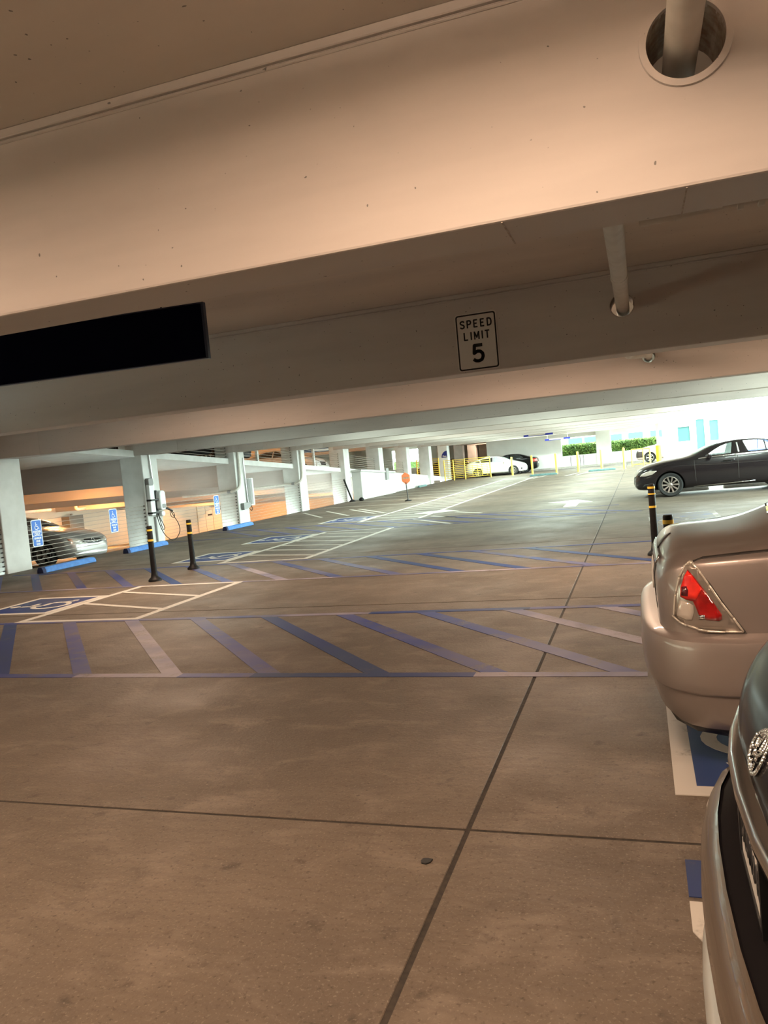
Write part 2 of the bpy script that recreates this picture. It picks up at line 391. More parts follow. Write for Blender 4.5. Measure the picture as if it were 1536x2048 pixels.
# ramp: three sloping decks with their cross beams
def ramp_deck(dz, name, label, ya=YB, yb=57.0, mat_=None):
    m = MB(); t = 0.19; xa, xb = -31.0, -13.72
    m.hexa([(xa, ya, RZ(ya) + dz - t), (xb, ya, RZ(ya) + dz - t), (xb, yb, RZ(yb) + dz - t), (xa, yb, RZ(yb) + dz - t),
            (xa, ya, RZ(ya) + dz), (xb, ya, RZ(ya) + dz), (xb, yb, RZ(yb) + dz), (xa, yb, RZ(yb) + dz)])
    return struct(m.build(name, mat_ or M_COLUMN), label)
ramp_deck(-RH, 'ramp_floor_lower', 'lower ramp floor sloping down away from the camera', mat_=M_RAMP)
ramp_deck(0, 'ramp_deck_upper', 'upper ramp deck with a bright white edge')
ramp_deck(RH, 'ramp_deck_top', 'topmost ramp deck')
struct(boxo('ramp_landing', M_FLOOR, -31.0, XL - 0.02, 56.9, 84, -0.3, RZ(57)), 'level landing where the ramp meets the deck')
for i in range(-1, 10):
    yc = BC(i)
    for lv in (0, 1):
        z1 = RZ(yc) + lv * RH - 0.15
        o = MB().box(-31.0, -14.2, yc - 0.2, yc + 0.2, z1 - 0.80, z1).build('ramp_beam', M_BEAM, bevel=0.01)
        struct(o, 'cross beam under the %s ramp deck at column %d' % (('upper', 'top')[lv], i + 2))

struct(boxo('ceiling_landing', M_CEIL, -31.0, -14.0, 56.5, 84.3, SOF, SOF + 0.22), 'soffit over the landing')
struct(boxo('sky_blocker_left', M_WALL, -14.25, -14.05, YB, 84, SOF + 0.22, 9), 'added unseen panel keeping sky light off the upper ramp')  # added to stop sky light leaking onto the upper ramp
# court: white office building and open ground at the right
cb = MB()
yb = 55.0
cb.box(1.55, 2.50, yb, yb + 0.3, 0, 7).box(2.50, 3.28, yb, yb + 0.3, 0, 1.27).box(2.50, 3.28, yb, yb + 0.3, 2.26, 7).box(3.28, 3.62, yb, yb + 0.3, 0, 7)
cb.box(3.62, 4.2, yb, yb + 0.3, 2.67, 7).box(4.2, 4.46, yb, yb + 0.3, 0, 7).box(4.46, 5.02, yb, yb + 0.3, 0, 1.15).box(4.46, 5.02, yb, yb + 0.3, 2.52, 7).box(5.02, 22, yb, yb + 0.3, 0, 7)
ob = cb.build('office_building', M_WHITEWALL); tag(ob, 'white office building across the bright court behind the dark sedan', 'building')
for nm, x0, x1, z0, z1 in (('window_pane', 2.52, 3.26, 1.29, 2.24), ('door_pane', 3.66, 4.16, 0.05, 2.63), ('window_pane', 4.48, 5.0, 1.17, 2.50)):
    p = boxo(nm, M_TEALGLASS, x0, x1, yb + 0.1, yb + 0.12, z0, z1, ob)
    t = 0.045
    MB().box(x0 - t, x0, yb + 0.04, yb + 0.14, z0 - t, z1 + t).box(x1, x1 + t, yb + 0.04, yb + 0.14, z0 - t, z1 + t).box(x0, x1, yb + 0.04, yb + 0.14, z1, z1 + t).box(x0, x1, yb + 0.04, yb + 0.14, z0 - t, z0).build('window_frame', M_STEEL, p)
boxo('window_blind', M_STEEL, 2.55, 2.85, yb + 0.13, yb + 0.15, 1.29, 1.65, ob)

# ---------------------------------------------------------------- luminaires (hidden up between the beams)
def luminaire(x, y, z, col, watt, label, size=(0.32, 1.2), group=None, up=0.0):
    r = empty('ceiling_light', (x, y, z)); tag(r, label, 'light', group)
    sx, sy = size
    MB().box(-sx / 2 - 0.03, sx / 2 + 0.03, -sy / 2 - 0.03, sy / 2 + 0.03, -0.06, 0.0).build('housing', M_WHITEPL, r, bevel=0.01)
    MB().box(-sx / 2, sx / 2, -sy / 2, sy / 2, -0.075, -0.06).build('diffuser', lamp_glow('diffuser_%.2f' % col[2], col, 4.0), r)
    L = bpy.data.lights.new('lamp', 'AREA'); L.shape = 'RECTANGLE'; L.size = sx; L.size_y = sy; L.color = col; L.energy = watt
    o = bpy.data.objects.new('lamp', L); COL.objects.link(o); o.parent = r; o.location = (0, 0, -0.085)
    if up:
        for q in (-sx * 0.35, sx * 0.35): MB().tube([(q, 0, 0), (q, 0, SOF - z)], 0.008).build('hanger_rod', M_STEEL, r)
        L2 = bpy.data.lights.new('added_uplight', 'AREA'); L2.shape = 'RECTANGLE'; L2.size = sx; L2.size_y = sy; L2.color = col; L2.energy = watt * up  # added upward light that brightens the ceiling
        o2 = bpy.data.objects.new('added_uplight', L2); COL.objects.link(o2); o2.parent = r; o2.location = (0, 0, 0.01); o2.rotation_euler = (math.pi, 0, 0)
    return r
for x, e, lab in ((3.9, 0.7, 'above the near parked cars'), (-0.3, 0.88, 'above the drive aisle'), (-4.7, 1.05, 'left of the drive aisle'), (-9.2, 0.8, 'far left')):
    luminaire(x, 1.28, SOF - 0.14, WARM, LAMP_W * e * 1.08, 'warm hanging light in the nearest bay, ' + lab, (1.2, 0.32), up=1.05)
for x, lab in ((-1.4, 'above the drive aisle'), (-7.5, 'above the accessible stalls'), (3.4, 'above the right stalls')):
    luminaire(x, 10.7, SOF - 0.06, WARM, LAMP_W * 1.5, 'warm hanging light in the third bay, ' + lab, (1.2, 0.32), up=0.3)
luminaire(-7.5, 32.0, SOF, WARM, LAMP_W * 0.6, 'warm ceiling light far down the left stalls', (1.2, 0.32))
n_ = 0
for y in (22.4, 33.2, 43.9, 53.0):
    for lv, e in ((0, 1.0), (1, 0.7)):
        for x in (-19.5, -27.6):
            luminaire(x, y, RZ(y) + lv * RH - 0.2, SODIUM, (620 if x < -20 else 280) * e, 'orange lamp under the %s ramp deck, %s row, %s' % (('upper', 'top')[lv], {22.4: 'first', 33.2: 'second', 43.9: 'third', 53.0: 'fourth'}[y], 'on the cable side' if x > -20 else 'on the wall side'), (0.5, 0.5), 'orange ramp lamps')
for k_, y in enumerate((22.0, 27.4, 32.7, 38.1, 43.4, 48.8, 54.1)):
    for x in (-2.6, -8.6):
        luminaire(x, y, SOF, COOL, (0.62 if x > -5 else 0.55) * (420 if k_ == 0 else (560 if k_ < 6 else 1100)), 'cool white ceiling light above the %s, %s bay beyond the fourth beam' % ('drive aisle' if x > -5 else 'left stalls', ('first', 'second', 'third', 'fourth', 'fifth', 'sixth', 'seventh')[k_]), (1.2, 0.32), 'cool white ceiling lights')
luminaire(3.4, 20.6, SOF, COOL, 200, 'added cool fill light above the dark sedan across the aisle', (1.2, 0.32), 'cool white ceiling lights')  # extra lamp, makes up for weaker daylight on the right
luminaire(-9.8, 16.3, SOF, COOL, 115, 'added cool fill light above the left accessible stalls in the fourth bay', (1.2, 0.32), 'cool white ceiling lights')  # added to brighten the left floor and the column faces
luminaire(-3.4, 16.3, SOF, COOL, 60, 'added cool fill light above the drive aisle in the fourth bay', (1.2, 0.32), 'cool white ceiling lights')  # fill lamp put in to lift the floor of this bay
luminaire(3.4, 16.6, SOF, COOL, 240, 'added cool fill light above the empty right stall', (1.2, 0.32), 'cool white ceiling lights')  # added fill for the floor in place of daylight
luminaire(-12.6, 66.0, SOF, WARM, 160, 'added warm fill lamp above the parking bay beyond the yellow railing', (0.5, 0.5))  # put in to lift the dark end past the railing
luminaire(-19.0, 64.0, SOF, WARM, 150, 'warm lamp above the landing behind the yellow railing', (0.5, 0.5))

# ================================================================ floor markings
ZP = 0.0035
def flat(polys, name, m, parent, z=ZP):
    b = MB()
    for p in polys: b.prism(p, 'z', 0.0, z)
    return b.build(name, m, parent)
def rect(x0, x1, y0, y1): return [(x0, y0), (x1, y0), (x1, y1), (x0, y1)]
def crossing(label, xa, xb, y0, y1, sw, lw, xs, mats, run, near=None, far=None):
    r = empty('crosswalk_marking', (0, 0, 0)); tag(r, label, 'floor marking')
    for (ya, seg) in ((y0, near or [(xb, mats[0])]), (y1 - lw, far or [(xb, mats[1])])):
        x_ = xa
        for xe, mt in seg: flat([rect(x_, xe, ya, ya + lw)], 'border_line', mt, r); x_ = xe
    for k, x in enumerate(xs):
        h = sw / 2 * 1.41
        p = [(x - h + run, y0 + lw), (x + h + run, y0 + lw), (x + h, y1 - lw), (x - h, y1 - lw)]
        flat([p], 'stripe', mats[2 + k % (len(mats) - 2)], r)
    return r
crossing('nearest faded blue diagonal-striped crossing over the aisle', -11.5, -0.05, 5.63, 8.18, 0.15, 0.11,
         [-8.06 + 0.955 * i for i in range(-3, 9)], [M_BLUEL, M_BLUEP, M_BLUEP, M_BLUEP, M_BLUEF, M_BLUEF, M_BLUEP, M_BLUEL, M_BLUEP, M_BLUEF, M_BLUEP, M_BLUEP, M_BLUEL, M_BLUEL], 2.13, [(-5.0, M_BLUEP), (-3.9, M_BLUEL), (-3.2, M_BLUEP), (-1.3, M_BLUEF), (-0.05, M_BLUEL)], [(-4.2, M_BLUEP), (-3.0, M_BLUEL), (-1.2, M_BLUEF), (-0.05, M_BLUEP)])
crossing('second blue diagonal-striped crossing, with black posts on it', -13.0, 0.1, 10.86, 13.32, 0.15, 0.10,
         [-13.35 + 0.955 * i for i in range(13)], [M_BLUEL, M_BLUEP, M_BLUEP, M_BLUEF, M_BLUEF, M_BLUEP, M_BLUEF, M_BLUEP, M_BLUEL, M_BLUEP], 2.15)
crossing('third blue diagonal-striped crossing beside the far stalls', -13.0, -0.6, 18.98, 21.45, 0.14, 0.10,
         [-12.3 + 1.0 * i for i in range(11)], [M_BLUEP, M_BLUEP, M_BLUEP], 2.2)
def aisle(label, y0, y1, n, x0=-8.08, x1=-6.12, skew=0.42, w=0.10, z=0.005):
    r = empty('walkway_marking', (0, 0, 0)); tag(r, label, 'floor marking')
    flat([rect(x0, x0 + 0.11, y0, y1)], 'border_line', M_WHITEP, r, z); flat([rect(x1 - 0.11, x1, y0, y1)], 'border_line', M_WHITEP, r, z)
    flat([rect(x0 + 0.11, x1 - 0.11, y0, y0 + w)], 'end_line', M_WHITEP, r, z); flat([rect(x0 + 0.11, x1 - 0.11, y1 - w, y1)], 'end_line', M_WHITEP, r, z)
    for k in range(n):
        y = y0 + (y1 - y0) * (k + 1.0) / (n + 1)
        flat([[(x0 + 0.11, y + skew / 2), (x1 - 0.11, y - skew / 2), (x1 - 0.11, y - skew / 2 + w), (x0 + 0.11, y + skew / 2 + w)]], 'stripe', M_WHITEP, r, z)
aisle('white walkway box with two cross stripes beside the nearest access symbol', 8.15, 10.92, 2, skew=0.62)
aisle('white walkway box with six cross stripes beside two access symbols', 13.42, 19.0, 6, skew=0.6)
aisle('long white hatched walkway running to the far yellow posts', 21.5, 47.8, 28, skew=0.5)
def isa(label, x0, x1, y0, y1, right=False, z=0.0055, mb=None, mw=None):
    mb = mb or M_BLUEF; mw = mw or M_WHITEP
    r = empty('access_symbol_marking', (0, 0, 0)); tag(r, label, 'floor marking')
    b = 0.10
    flat([rect(x0, x1, y0, y0 + b), rect(x0, x1, y1 - b, y1), rect(x0, x0 + b, y0 + b, y1 - b), rect(x1 - b, x1, y0 + b, y1 - b)], 'white_border', mw, r, 0.0045)
    flat([rect(x0 + b, x1 - b, y0 + b, y1 - b)], 'blue_field', mb, r, 0.004)
    W_, H_ = (y1 - y0) - 2 * b, (x1 - x0) - 2 * b
    P = []
    for p in wheelchair():
        if right: P.append([(x0 + b + H_ * (0.02 + 0.96 * v), y1 - b - W_ * (0.1 + 0.8 * u)) for u, v in p])
        else: P.append([(x1 - b - H_ * (0.02 + 0.96 * v), y0 + b + W_ * (0.1 + 0.8 * u)) for u, v in p])
    flat(P, 'wheelchair_symbol', mw, r, z)
isa('blue access symbol square nearest on the left', -9.42, -8.1, 8.75, 10.12)
isa('blue access symbol square beside the six-striped walkway, nearer one', -9.42, -8.1, 13.85, 15.35)
isa('blue access symbol square beside the six-striped walkway, farther one', -9.5, -8.1, 17.0, 18.6)
isa('blue access symbol square beyond the third crossing', -9.55, -8.1, 22.0, 23.8)
isa('blue access symbol square under the tail of the silver sedan', 0.05, 1.4, 3.72, 5.10, True)
isa('worn blue access symbol square in the empty stall beyond the silver sedan', 0.1, 1.45, 14.0, 17.95, True, mb=M_BLUEV, mw=M_WHITEV)
r = empty('stall_marking'); tag(r, 'blue and white stall line under the nearest black car', 'floor marking')
flat([rect(0.06, 4.6, 2.87, 3.13)], 'blue_line', M_BLUEF, r); 
flat([[(0.06, 2.84), (0.06, 2.66), (0.09, 2.60), (0.2, 2.58), (4.6, 2.58), (4.6, 2.84)]], 'white_line', M_WHITEP, r)
for y, lab in ((29.2, 'nearest'), (32.4, 'second'), (35.1, 'third'), (37.8, 'fourth'), (40.5, 'fifth')):
    r = flat([[(-13.0, y + 1.6), (-8.1, y), (-8.1, y + 0.11), (-13.0, y + 1.71)]], 'stall_line', M_WHITEP, None)
    tag(r, 'slanting white stall line left of the long walkway, %s of five' % lab, 'floor marking', 'slanting stall lines')
for k, x in enumerate((-12.9, -11.9, -10.9, -10.55)):
    r = flat([[(x, 28.3), (x + 2.2, 24.9), (x + 2.32, 24.9), (x + 0.12, 28.3)]], 'hatch_line', M_WHITEP, None)
    tag(r, 'white hatch line near the third column, %s from the ramp' % ('first', 'second', 'third', 'fourth')[k], 'floor marking', 'white hatch lines')
ar = flat([[(-2.1, 21.9), (-1.75, 21.9), (-1.75, 23.2), (-1.35, 23.2), (-1.9, 24.6), (-2.75, 24.0), (-2.1, 23.3)]], 'arrow_marking', M_WHITEP, None); tag(ar, 'white direction arrow painted on the drive aisle', 'floor marking')
ar = flat([[(-6.9, 23.6), (-6.1, 24.4), (-5.4, 23.5), (-5.8, 23.3), (-6.2, 22.9)]], 'arrow_marking', M_WHITEP, None); tag(ar, 'white arrowhead painted at the edge of the long walkway', 'floor marking')
for k, (p, q) in enumerate((((-6.2, 21.2), (-4.6, 19.0)), ((-5.9, 22.0), (-4.9, 20.9)), ((-5.4, 23.0), (-4.4, 21.9)))):
    r = flat(strip([p, q], 0.12), 'hatch_line', M_WHITEP, None); tag(r, 'short white line by the painted arrowhead, %s' % ('nearest', 'middle', 'farthest')[k], 'floor marking')
for k, x in enumerate((-5.75, -5.25)):
    for s, yy in ((0, 46.2), (1, 45.6)):
        pass
for k, x in enumerate((-6.1, -5.6, -3.7, -3.1)):
    r = flat([[(x - 0.45, 45.4), (x - 0.33, 45.4), (x + 0.12, 48.4), (x, 48.4)]], 'stall_line', M_WHITEP, None); tag(r, 'short white stall line before the yellow posts, %s from the left' % ('first', 'second', 'third', 'fourth')[k], 'floor marking', 'short white stall lines')
lf = MB().prism([(-0.97, 2.955), (-0.95, 2.95), (-0.934, 2.965), (-0.930, 2.99), (-0.95, 2.995), (-0.972, 2.99), (-0.976, 2.97)], 'z', 0.0, 0.006).build('dark_leaf', M_RUST); tag(lf, 'small dark leaf lying by the floor joint', 'leaf')
lf.data.materials[0] = M_DARKMETAL
# ================================================================ signs
def speed_sign():
    y = BY(1); r = empty('speed_limit_sign', (-1.583, y, 2.89)); tag(r, 'white SPEED LIMIT 5 sign on the second beam', 'sign')
    MB().prism(rrect(-0.2285, 0.2285, -0.31, 0.31, 0.03), 'y', -0.006, -0.001).build('sign_plate', M_SIGNWHITE, r)
    a = rrect(-0.219, 0.219, -0.30, 0.30, 0.028); b_ = rrect(-0.2035, 0.2035, -0.2845, 0.2845, 0.018)
    m = MB()
    for i in range(len(a)):
        j = (i + 1) % len(a); m.prism([a[i], a[j], b_[j], b_[i]], 'y', -0.0075, -0.006)
    m.build('sign_border', M_SIGNBLACK, r)
    LET = {'S': [[(.57, .80), (.47, .93), (.31, .95), (.13, .90), (.07, .74), (.14, .60), (.31, .52), (.48, .44), (.56, .27), (.48, .11), (.31, .06), (.13, .10), (.05, .22)]],
           'P': [[(.09, .0), (.09, .94), (.38, .94), (.52, .86), (.55, .70), (.50, .55), (.37, .47), (.09, .47)]], 'E': [[(.54, .06), (.09, .06), (.09, .94), (.54, .94)], [(.09, .51), (.46, .51)]],
           'D': [[(.09, .06), (.09, .94), (.32, .94), (.50, .84), (.56, .62), (.56, .38), (.50, .16), (.32, .06), (.0, .06)]], 'L': [[(.09, 1.0), (.09, .06), (.54, .06)]], 'I': [[(.09, 1.0), (.09, 0.0)]],
           'M': [[(.09, 0), (.09, 1.0)], [(.09, .95), (.36, .25), (.63, .95)], [(.63, 1.0), (.63, 0)]], 'T': [[(0.0, .94), (.58, .94)], [(.29, .94), (.29, 0)]]}
    WID = {'I': 0.18, 'M': 0.72, 'T': 0.58}
    def word(w, h, xc, zc, st, nm):
        tot = sum(WID.get(k, 0.62) for k in w) + 0.26 * (len(w) - 1); x = -tot / 2; m = MB()
        for k in w:
            for pl in LET[k]:
                P = [(xc + (x + u) * h, zc + (v - 0.5) * h) for u, v in pl]
                for q in strip(P, st): m.prism(q, 'y', -0.0085, -0.006)
                for px, pz in P[1:-1]: m.prism(circle(px, pz, st / 2, 8), 'y', -0.0085, -0.006)
            x += WID.get(k, 0.62) + 0.26
        m.build(nm, M_SIGNBLACK, r)
    word('SPEED', 0.084, 0.0, 0.195, 0.0155, 'lettering'); word('LIMIT', 0.086, 0.0, 0.066, 0.0155, 'lettering')
    LET['5'] = [[(.58, .92), (.14, .92), (.10, .50), (.28, .60), (.44, .58), (.56, .46), (.58, .30), (.50, .13), (.33, .07), (.17, .09), (.04, .19)]]
    word('5', 0.20, 0.0, -0.125, 0.036, 'numeral')
    for z in (0.27, -0.27): MB().lathe([(0.007, -0.010), (0.007, -0.006)], 10, 'y', (0, 0, z)).build('bolt', M_STEEL, r)
speed_sign()
r = empty('hanging_sign', (-4.7, 5.30, 2.62)); r.rotation_euler = (0, 0, math.radians(5)); tag(r, 'long dark navy sign board hanging between the first two beams', 'sign')
MB().box(-1.6, 1.55, -0.015, 0.015, 0.0, 0.42).build('board', M_NAVY, r)
MB().box(1.55, 1.57, -0.022, 0.022, -0.004, 0.424).box(-1.6, 1.57, -0.022, 0.022, 0.42, 0.428).box(-1.6, 1.57, -0.022, 0.022, -0.008, 0.0).build('board_frame', mat('navy_frame', (0.02, 0.025, 0.05), 0.4), r)
for x in (-1.2, 1.2): MB().tube([(x, 0, 0.42), (x, 0, SOF - 2.62)], 0.006).build('hanger_rod', M_DARKMETAL, r)

def parking_sign(yc, zt, label, wdt=0.33, hgt=0.64):
    r = empty('parking_sign', (-13.558, yc, zt - hgt)); tag(r, label, 'sign', 'blue access parking signs')
    MB().prism(rrect(-wdt / 2, wdt / 2, 0, hgt, 0.05), 'x', -0.004, 0.004).build('sign_border', M_ISAWHITE, r)
    MB().prism(rrect(-wdt / 2 + 0.022, wdt / 2 - 0.022, hgt * 0.42, hgt - 0.022, 0.03), 'x', 0.004, 0.007).build('upper_panel', M_ISABLUE, r)
    MB().prism(rrect(-wdt / 2 + 0.022, wdt / 2 - 0.022, 0.022, hgt * 0.40, 0.03), 'x', 0.004, 0.007).build('lower_panel', M_ISABLUE, r)
    m = MB(); s = 0.20
    for p in wheelchair(): m.prism([((u - 0.5) * s, hgt * 0.615 + v * s * 0.95) for u, v in p], 'x', 0.007, 0.009)
    m.build('wheelchair_symbol', M_ISAWHITE, r)
    F = lambda z: frame((0.0085, 0, z), (0, 1, 0), (0, 0, 1))
    text('lettering', 'PARKING', 0.07, M_ISAWHITE, r, F(hgt * 0.555), 0.001, 0.003, sx=0.82)
    text('lettering', 'ONLY', 0.075, M_ISAWHITE, r, F(hgt * 0.462), 0.001, 0.003, sx=0.9)
    text('lettering', 'MINIMUM', 0.062, M_ISAWHITE, r, F(hgt * 0.31), 0.001, 0.003, sx=0.82)
    text('lettering', 'FINE', 0.062, M_ISAWHITE, r, F(hgt * 0.20), 0.001, 0.003)
    text('lettering', '$250', 0.062, M_ISAWHITE, r, F(hgt * 0.095), 0.001, 0.003)
parking_sign(14.70, 1.12, 'blue parking sign on the cables in front of the parked silver sedan')
parking_sign(17.52, 1.14, 'blue parking sign on the cables left of the charging station')
parking_sign(22.94, 1.14, 'blue parking sign on the cables farthest from the camera')

def plaza_sign(x, y, z, label, w=0.46, h=0.50):
    r = empty('quarter_round_sign', (x, y, z)); tag(r, label, 'sign', 'Plaza column signs')
    MB().box(0, w, -0.02, 0, 0, h).build('backing', M_SIGNWHITE, r)
    P = [(w, 0), (w, h)] + [(w - (w - 0.02) * math.sin(math.radians(a)), h * math.cos(math.radians(a))) for a in range(10, 91, 10)]
    MB().prism(P, 'y', -0.028, -0.02).build('panel', mat('plaza_blue', (0.012, 0.02, 0.13), 0.4), r)
    text('lettering', 'Plaza', 0.15, M_SIGNWHITE, r, frame((w * 0.56, -0.029, 0.10), (1, 0, 0), (0, 0, 1)), 0.002, 0.004)
plaza_sign(-13.98, BC(10) - 0.376, 1.70, 'navy quarter-round Plaza sign above the yellow railing')
plaza_sign(-14.05, BC(14) - 0.376, 1.45, 'navy quarter-round Plaza sign behind the white hatchback', 0.55, 0.6)
M_HANG = mat('hanging_sign_blue', (0.03, 0.04, 0.36), 0.5)
for nm, xa, xb, y, z, lab in ((0, -6.55, -4.8, 47.5, 2.47, 'nearer'), (1, -6.25, -4.5, 56.0, 2.20, 'farther')):
    r = empty('direction_sign', ((xa + xb) / 2, y, z)); tag(r, 'long blue direction sign hanging above the aisle end, %s one' % lab, 'sign', 'blue hanging direction signs'); L = xb - xa
    MB().box(-L / 2, L / 2, -0.02, 0.02, 0, 0.13).build('board', M_HANG, r)
    MB().box(-L * 0.33, L * 0.24, -0.028, -0.02, 0.035, 0.13).build('text_band', M_SIGNWHITE, r)
    for x in (-L * 0.4, L * 0.4): MB().tube([(x, 0, 0.13), (x, 0, SOF - z)], 0.012).build('hanger_rod', M_STEEL, r)

# small orange sign on a pole
r = empty('orange_sign_stand', (-9.38, 31.4, 0)); tag(r, 'small orange sign on a thin black pole beside the walkway', 'sign')
MB().lathe([(0.15, 0.0), (0.15, 0.03), (0.05, 0.07), (0.02, 0.10)], 20).build('base', M_RUBBER, r, smooth=True)
MB().tube([(0, 0, 0.05), (-0.03, 0, 0.80)], 0.022).build('pole', M_BLACKPL, r)
M_OR = mat('orange_sign', (0.85, 0.24, 0.10), 0.5)
MB().prism([(-0.20, 0.86), (-0.03, 0.70), (0.16, 0.84), (0.16, 1.10), (-0.04, 1.22), (-0.20, 1.10)], 'y', -0.008, 0.008).build('panel', M_OR, r)
MB().box(-0.15, 0.11, -0.010, -0.008, 0.955, 1.005).build('dark_band', M_RUST, r)

# ================================================================ pipes through the beams
p = empty('sprinkler_pipe', (0, 0, 3.05)); tag(p, 'painted pipe running through round sleeves in the beams', 'pipe')
def pipe(pts, r=0.064, name='pipe_run', m=None): return MB().tube([(x, y, z - 3.05) for x, y, z in pts], r, 18).build(name, m or M_PIPE, p, smooth=True)
pipe([(0.25, -7.5, 3.08), (0.25, 3.62, 3.08)], 0.062)
pipe([(0.25, 3.62, 3.08), (0.25, 3.74, 3.06), (0.20, 3.80, 3.05), (0.05, 3.82, 3.05), (-0.02, 3.86, 3.05), (-0.055, 3.98, 3.05)], 0.062, 'elbow')
pipe([(-0.055, 3.98, 3.05), (-0.055, 13.2, 3.03)], 0.066)
pipe([(-0.055, 13.2, 3.03), (-0.03, 13.3, 3.03), (0.05, 13.36, 3.03), (0.18, 13.38, 3.03), (0.24, 13.44, 3.03), (0.26, 13.55, 3.03)], 0.062, 'elbow')
pipe([(0.26, 13.55, 3.03), (0.26, 14.6, 3.03)], 0.062)
for y in (4.25, 4.95, 6.9): pipe([(-0.055, y, 3.05), (-0.055, y + 0.12, 3.05)], 0.074, 'coupling', M_PIPE if y > 4.9 else M_RUST)
pipe([(0.25, 2.55, 3.08), (0.25, 2.6, 3.08)], 0.075, 'coupling')
b = empty('pipe_bracket', (0.35, BY(0) + BW + 0.12, 2.62)); tag(b, 'pipe clamp and fittings behind the nearest beam', 'pipe fitting')
MB().tube([(-0.28, 0.02, -0.02), (0.30, 0.02, 0.0)], 0.028, 12).build('cross_tube', M_PIPE, b, smooth=True)
for x in (-0.2, -0.12, 0.12, 0.2): MB().lathe([(0.036, x - 0.012), (0.036, x + 0.012)], 14, 'x', (0, 0.02, -0.01)).build('clamp_ring', M_PIPE, b, smooth=True)
MB().box(0.0, 0.05, -0.12, 0.02, -0.03, 0.3).build('bracket_arm', M_PIPE, b)

# ================================================================ posts and wheel stops
def delineator(x, y, label, h=1.0, r0=0.042, bands=((0.90, 0.96), (0.76, 0.80)), lean=0.0):
    r = empty('flexible_post', (x, y, 0)); tag(r, label, 'post')
    MB().lathe([(0.115, 0.0), (0.115, 0.025), (0.10, 0.045), (0.065, 0.075), (r0 + 0.006, 0.12), (r0, 0.16)], 24).build('base', M_RUBBER, r, smooth=True)
    MB().lathe([(r0 + 0.002, 0.12), (r0, 0.2), (r0 * 0.94, h - 0.02), (r0 * 0.8, h), (0.001, h)], 22).build('shaft', M_RUBBER, r, smooth=True)
    for a, b in bands: MB().lathe([(r0 * 0.985 + 0.002, a), (r0 * 0.985 + 0.002, b)], 22).build('reflective_band', M_YELLOWBAND, r, smooth=True)
delineator(-8.15, 11.46, 'black post with yellow bands, nearer of the left pair', 0.97, 0.05, ((0.88, 0.91), (0.70, 0.735)))
delineator(-8.22, 12.81, 'black post with yellow bands, farther of the left pair', 0.95, 0.05, ((0.86, 0.89), (0.68, 0.715)))
delineator(0.13, 11.65, 'tall black post with yellow bands left of the silver sedan tail', 1.02, 0.05, ((0.955, 0.985), (0.87, 0.89), (0.68, 0.71)))
delineator(0.255, 9.15, 'stout black post with yellow band rising behind the silver sedan', 0.80, 0.058, ((0.70, 0.745),))

def wheel_stop(x, y0, y1, m, label, axis='y', end=None):
    L = abs(y1 - y0)
    r = empty('wheel_stop', (x, (y0 + y1) / 2, 0) if axis == 'y' else ((y0 + y1) / 2, x, 0)); tag(r, label, 'wheel stop')
    if axis == 'x': r.rotation_euler = (0, 0, math.pi / 2)
    prof = [(-0.085, 0), (-0.075, 0.07), (-0.045, 0.125), (0.045, 0.125), (0.075, 0.07), (0.085, 0)]
    b = MB(); n = len(prof)
    st = [(-L / 2, 0.45), (-L / 2 + 0.02, 0.8), (-L / 2 + 0.14, 1.0), (L / 2 - 0.14, 1.0), (L / 2 - 0.02, 0.8), (L / 2, 0.45)]
    vs = [(px * (0.6 + 0.4 * s), yy, pz * s) for yy, s in st for px, pz in prof]
    fs = [(i * n + k, i * n + k + 1, (i + 1) * n + k + 1, (i + 1) * n + k) for i in range(len(st) - 1) for k in range(n - 1)]
    fs += [tuple(range(n)), tuple(range((len(st) - 1) * n, len(st) * n))] + [(i * n, (i + 1) * n, (i + 1) * n + n - 1, i * n + n - 1) for i in range(len(st) - 1)]
    b.add(vs, fs).build('stop_body', m, r, bevel=0.012)
    for yy in (-L * 0.3, L * 0.3): MB().lathe([(0.016, 0.12), (0.016, 0.131)], 10, 'z', (0, yy, 0)).build('anchor_bolt', M_RUST, r)
    if end:
        MB().prism([(-0.088, 0), (-0.078, 0.072), (-0.047, 0.128), (0.047, 0.128), (0.078, 0.072), (0.088, 0)], 'y', -L / 2 - 0.004, -L / 2 + 0.10).build('shaded_end', end, r, bevel=0.01)
M_SHADED_END = mat('wheel_stop_shaded_end', (0.015, 0.022, 0.075), 0.7)  # darker blue stands in for shade on the near end
wheel_stop(-12.40, 13.40, 15.15, M_WSBLUE, 'blue wheel stop nearest the camera below the first parking sign', end=M_SHADED_END)
wheel_stop(-12.55, 16.55, 18.35, M_WSBLUE, 'blue wheel stop in front of the charging station', end=M_SHADED_END)
wheel_stop(-12.75, 21.9, 23.75, M_WSBLUE, 'blue wheel stop at the third column foot', end=M_SHADED_END)
wheel_stop(-13.0, 46.0, 47.8, M_WSGREEN, 'dark teal wheel stop at a far column foot')
wheel_stop(49.2, -6.6, -4.9, M_WSGREEN, 'dark green wheel stop between the left yellow posts', 'x')
wheel_stop(49.0, -3.0, -1.4, M_WSGREEN, 'dark green wheel stop in front of the middle yellow posts', 'x')
wheel_stop(24.9, 0.3, 1.9, M_WSGREY, 'pale concrete wheel stop by the front wheel of the dark sedan', 'x')
wheel_stop(25.0, 2.3, 6.2, M_WSGREY, 'pale long concrete kerb behind the dark sedan', 'x')

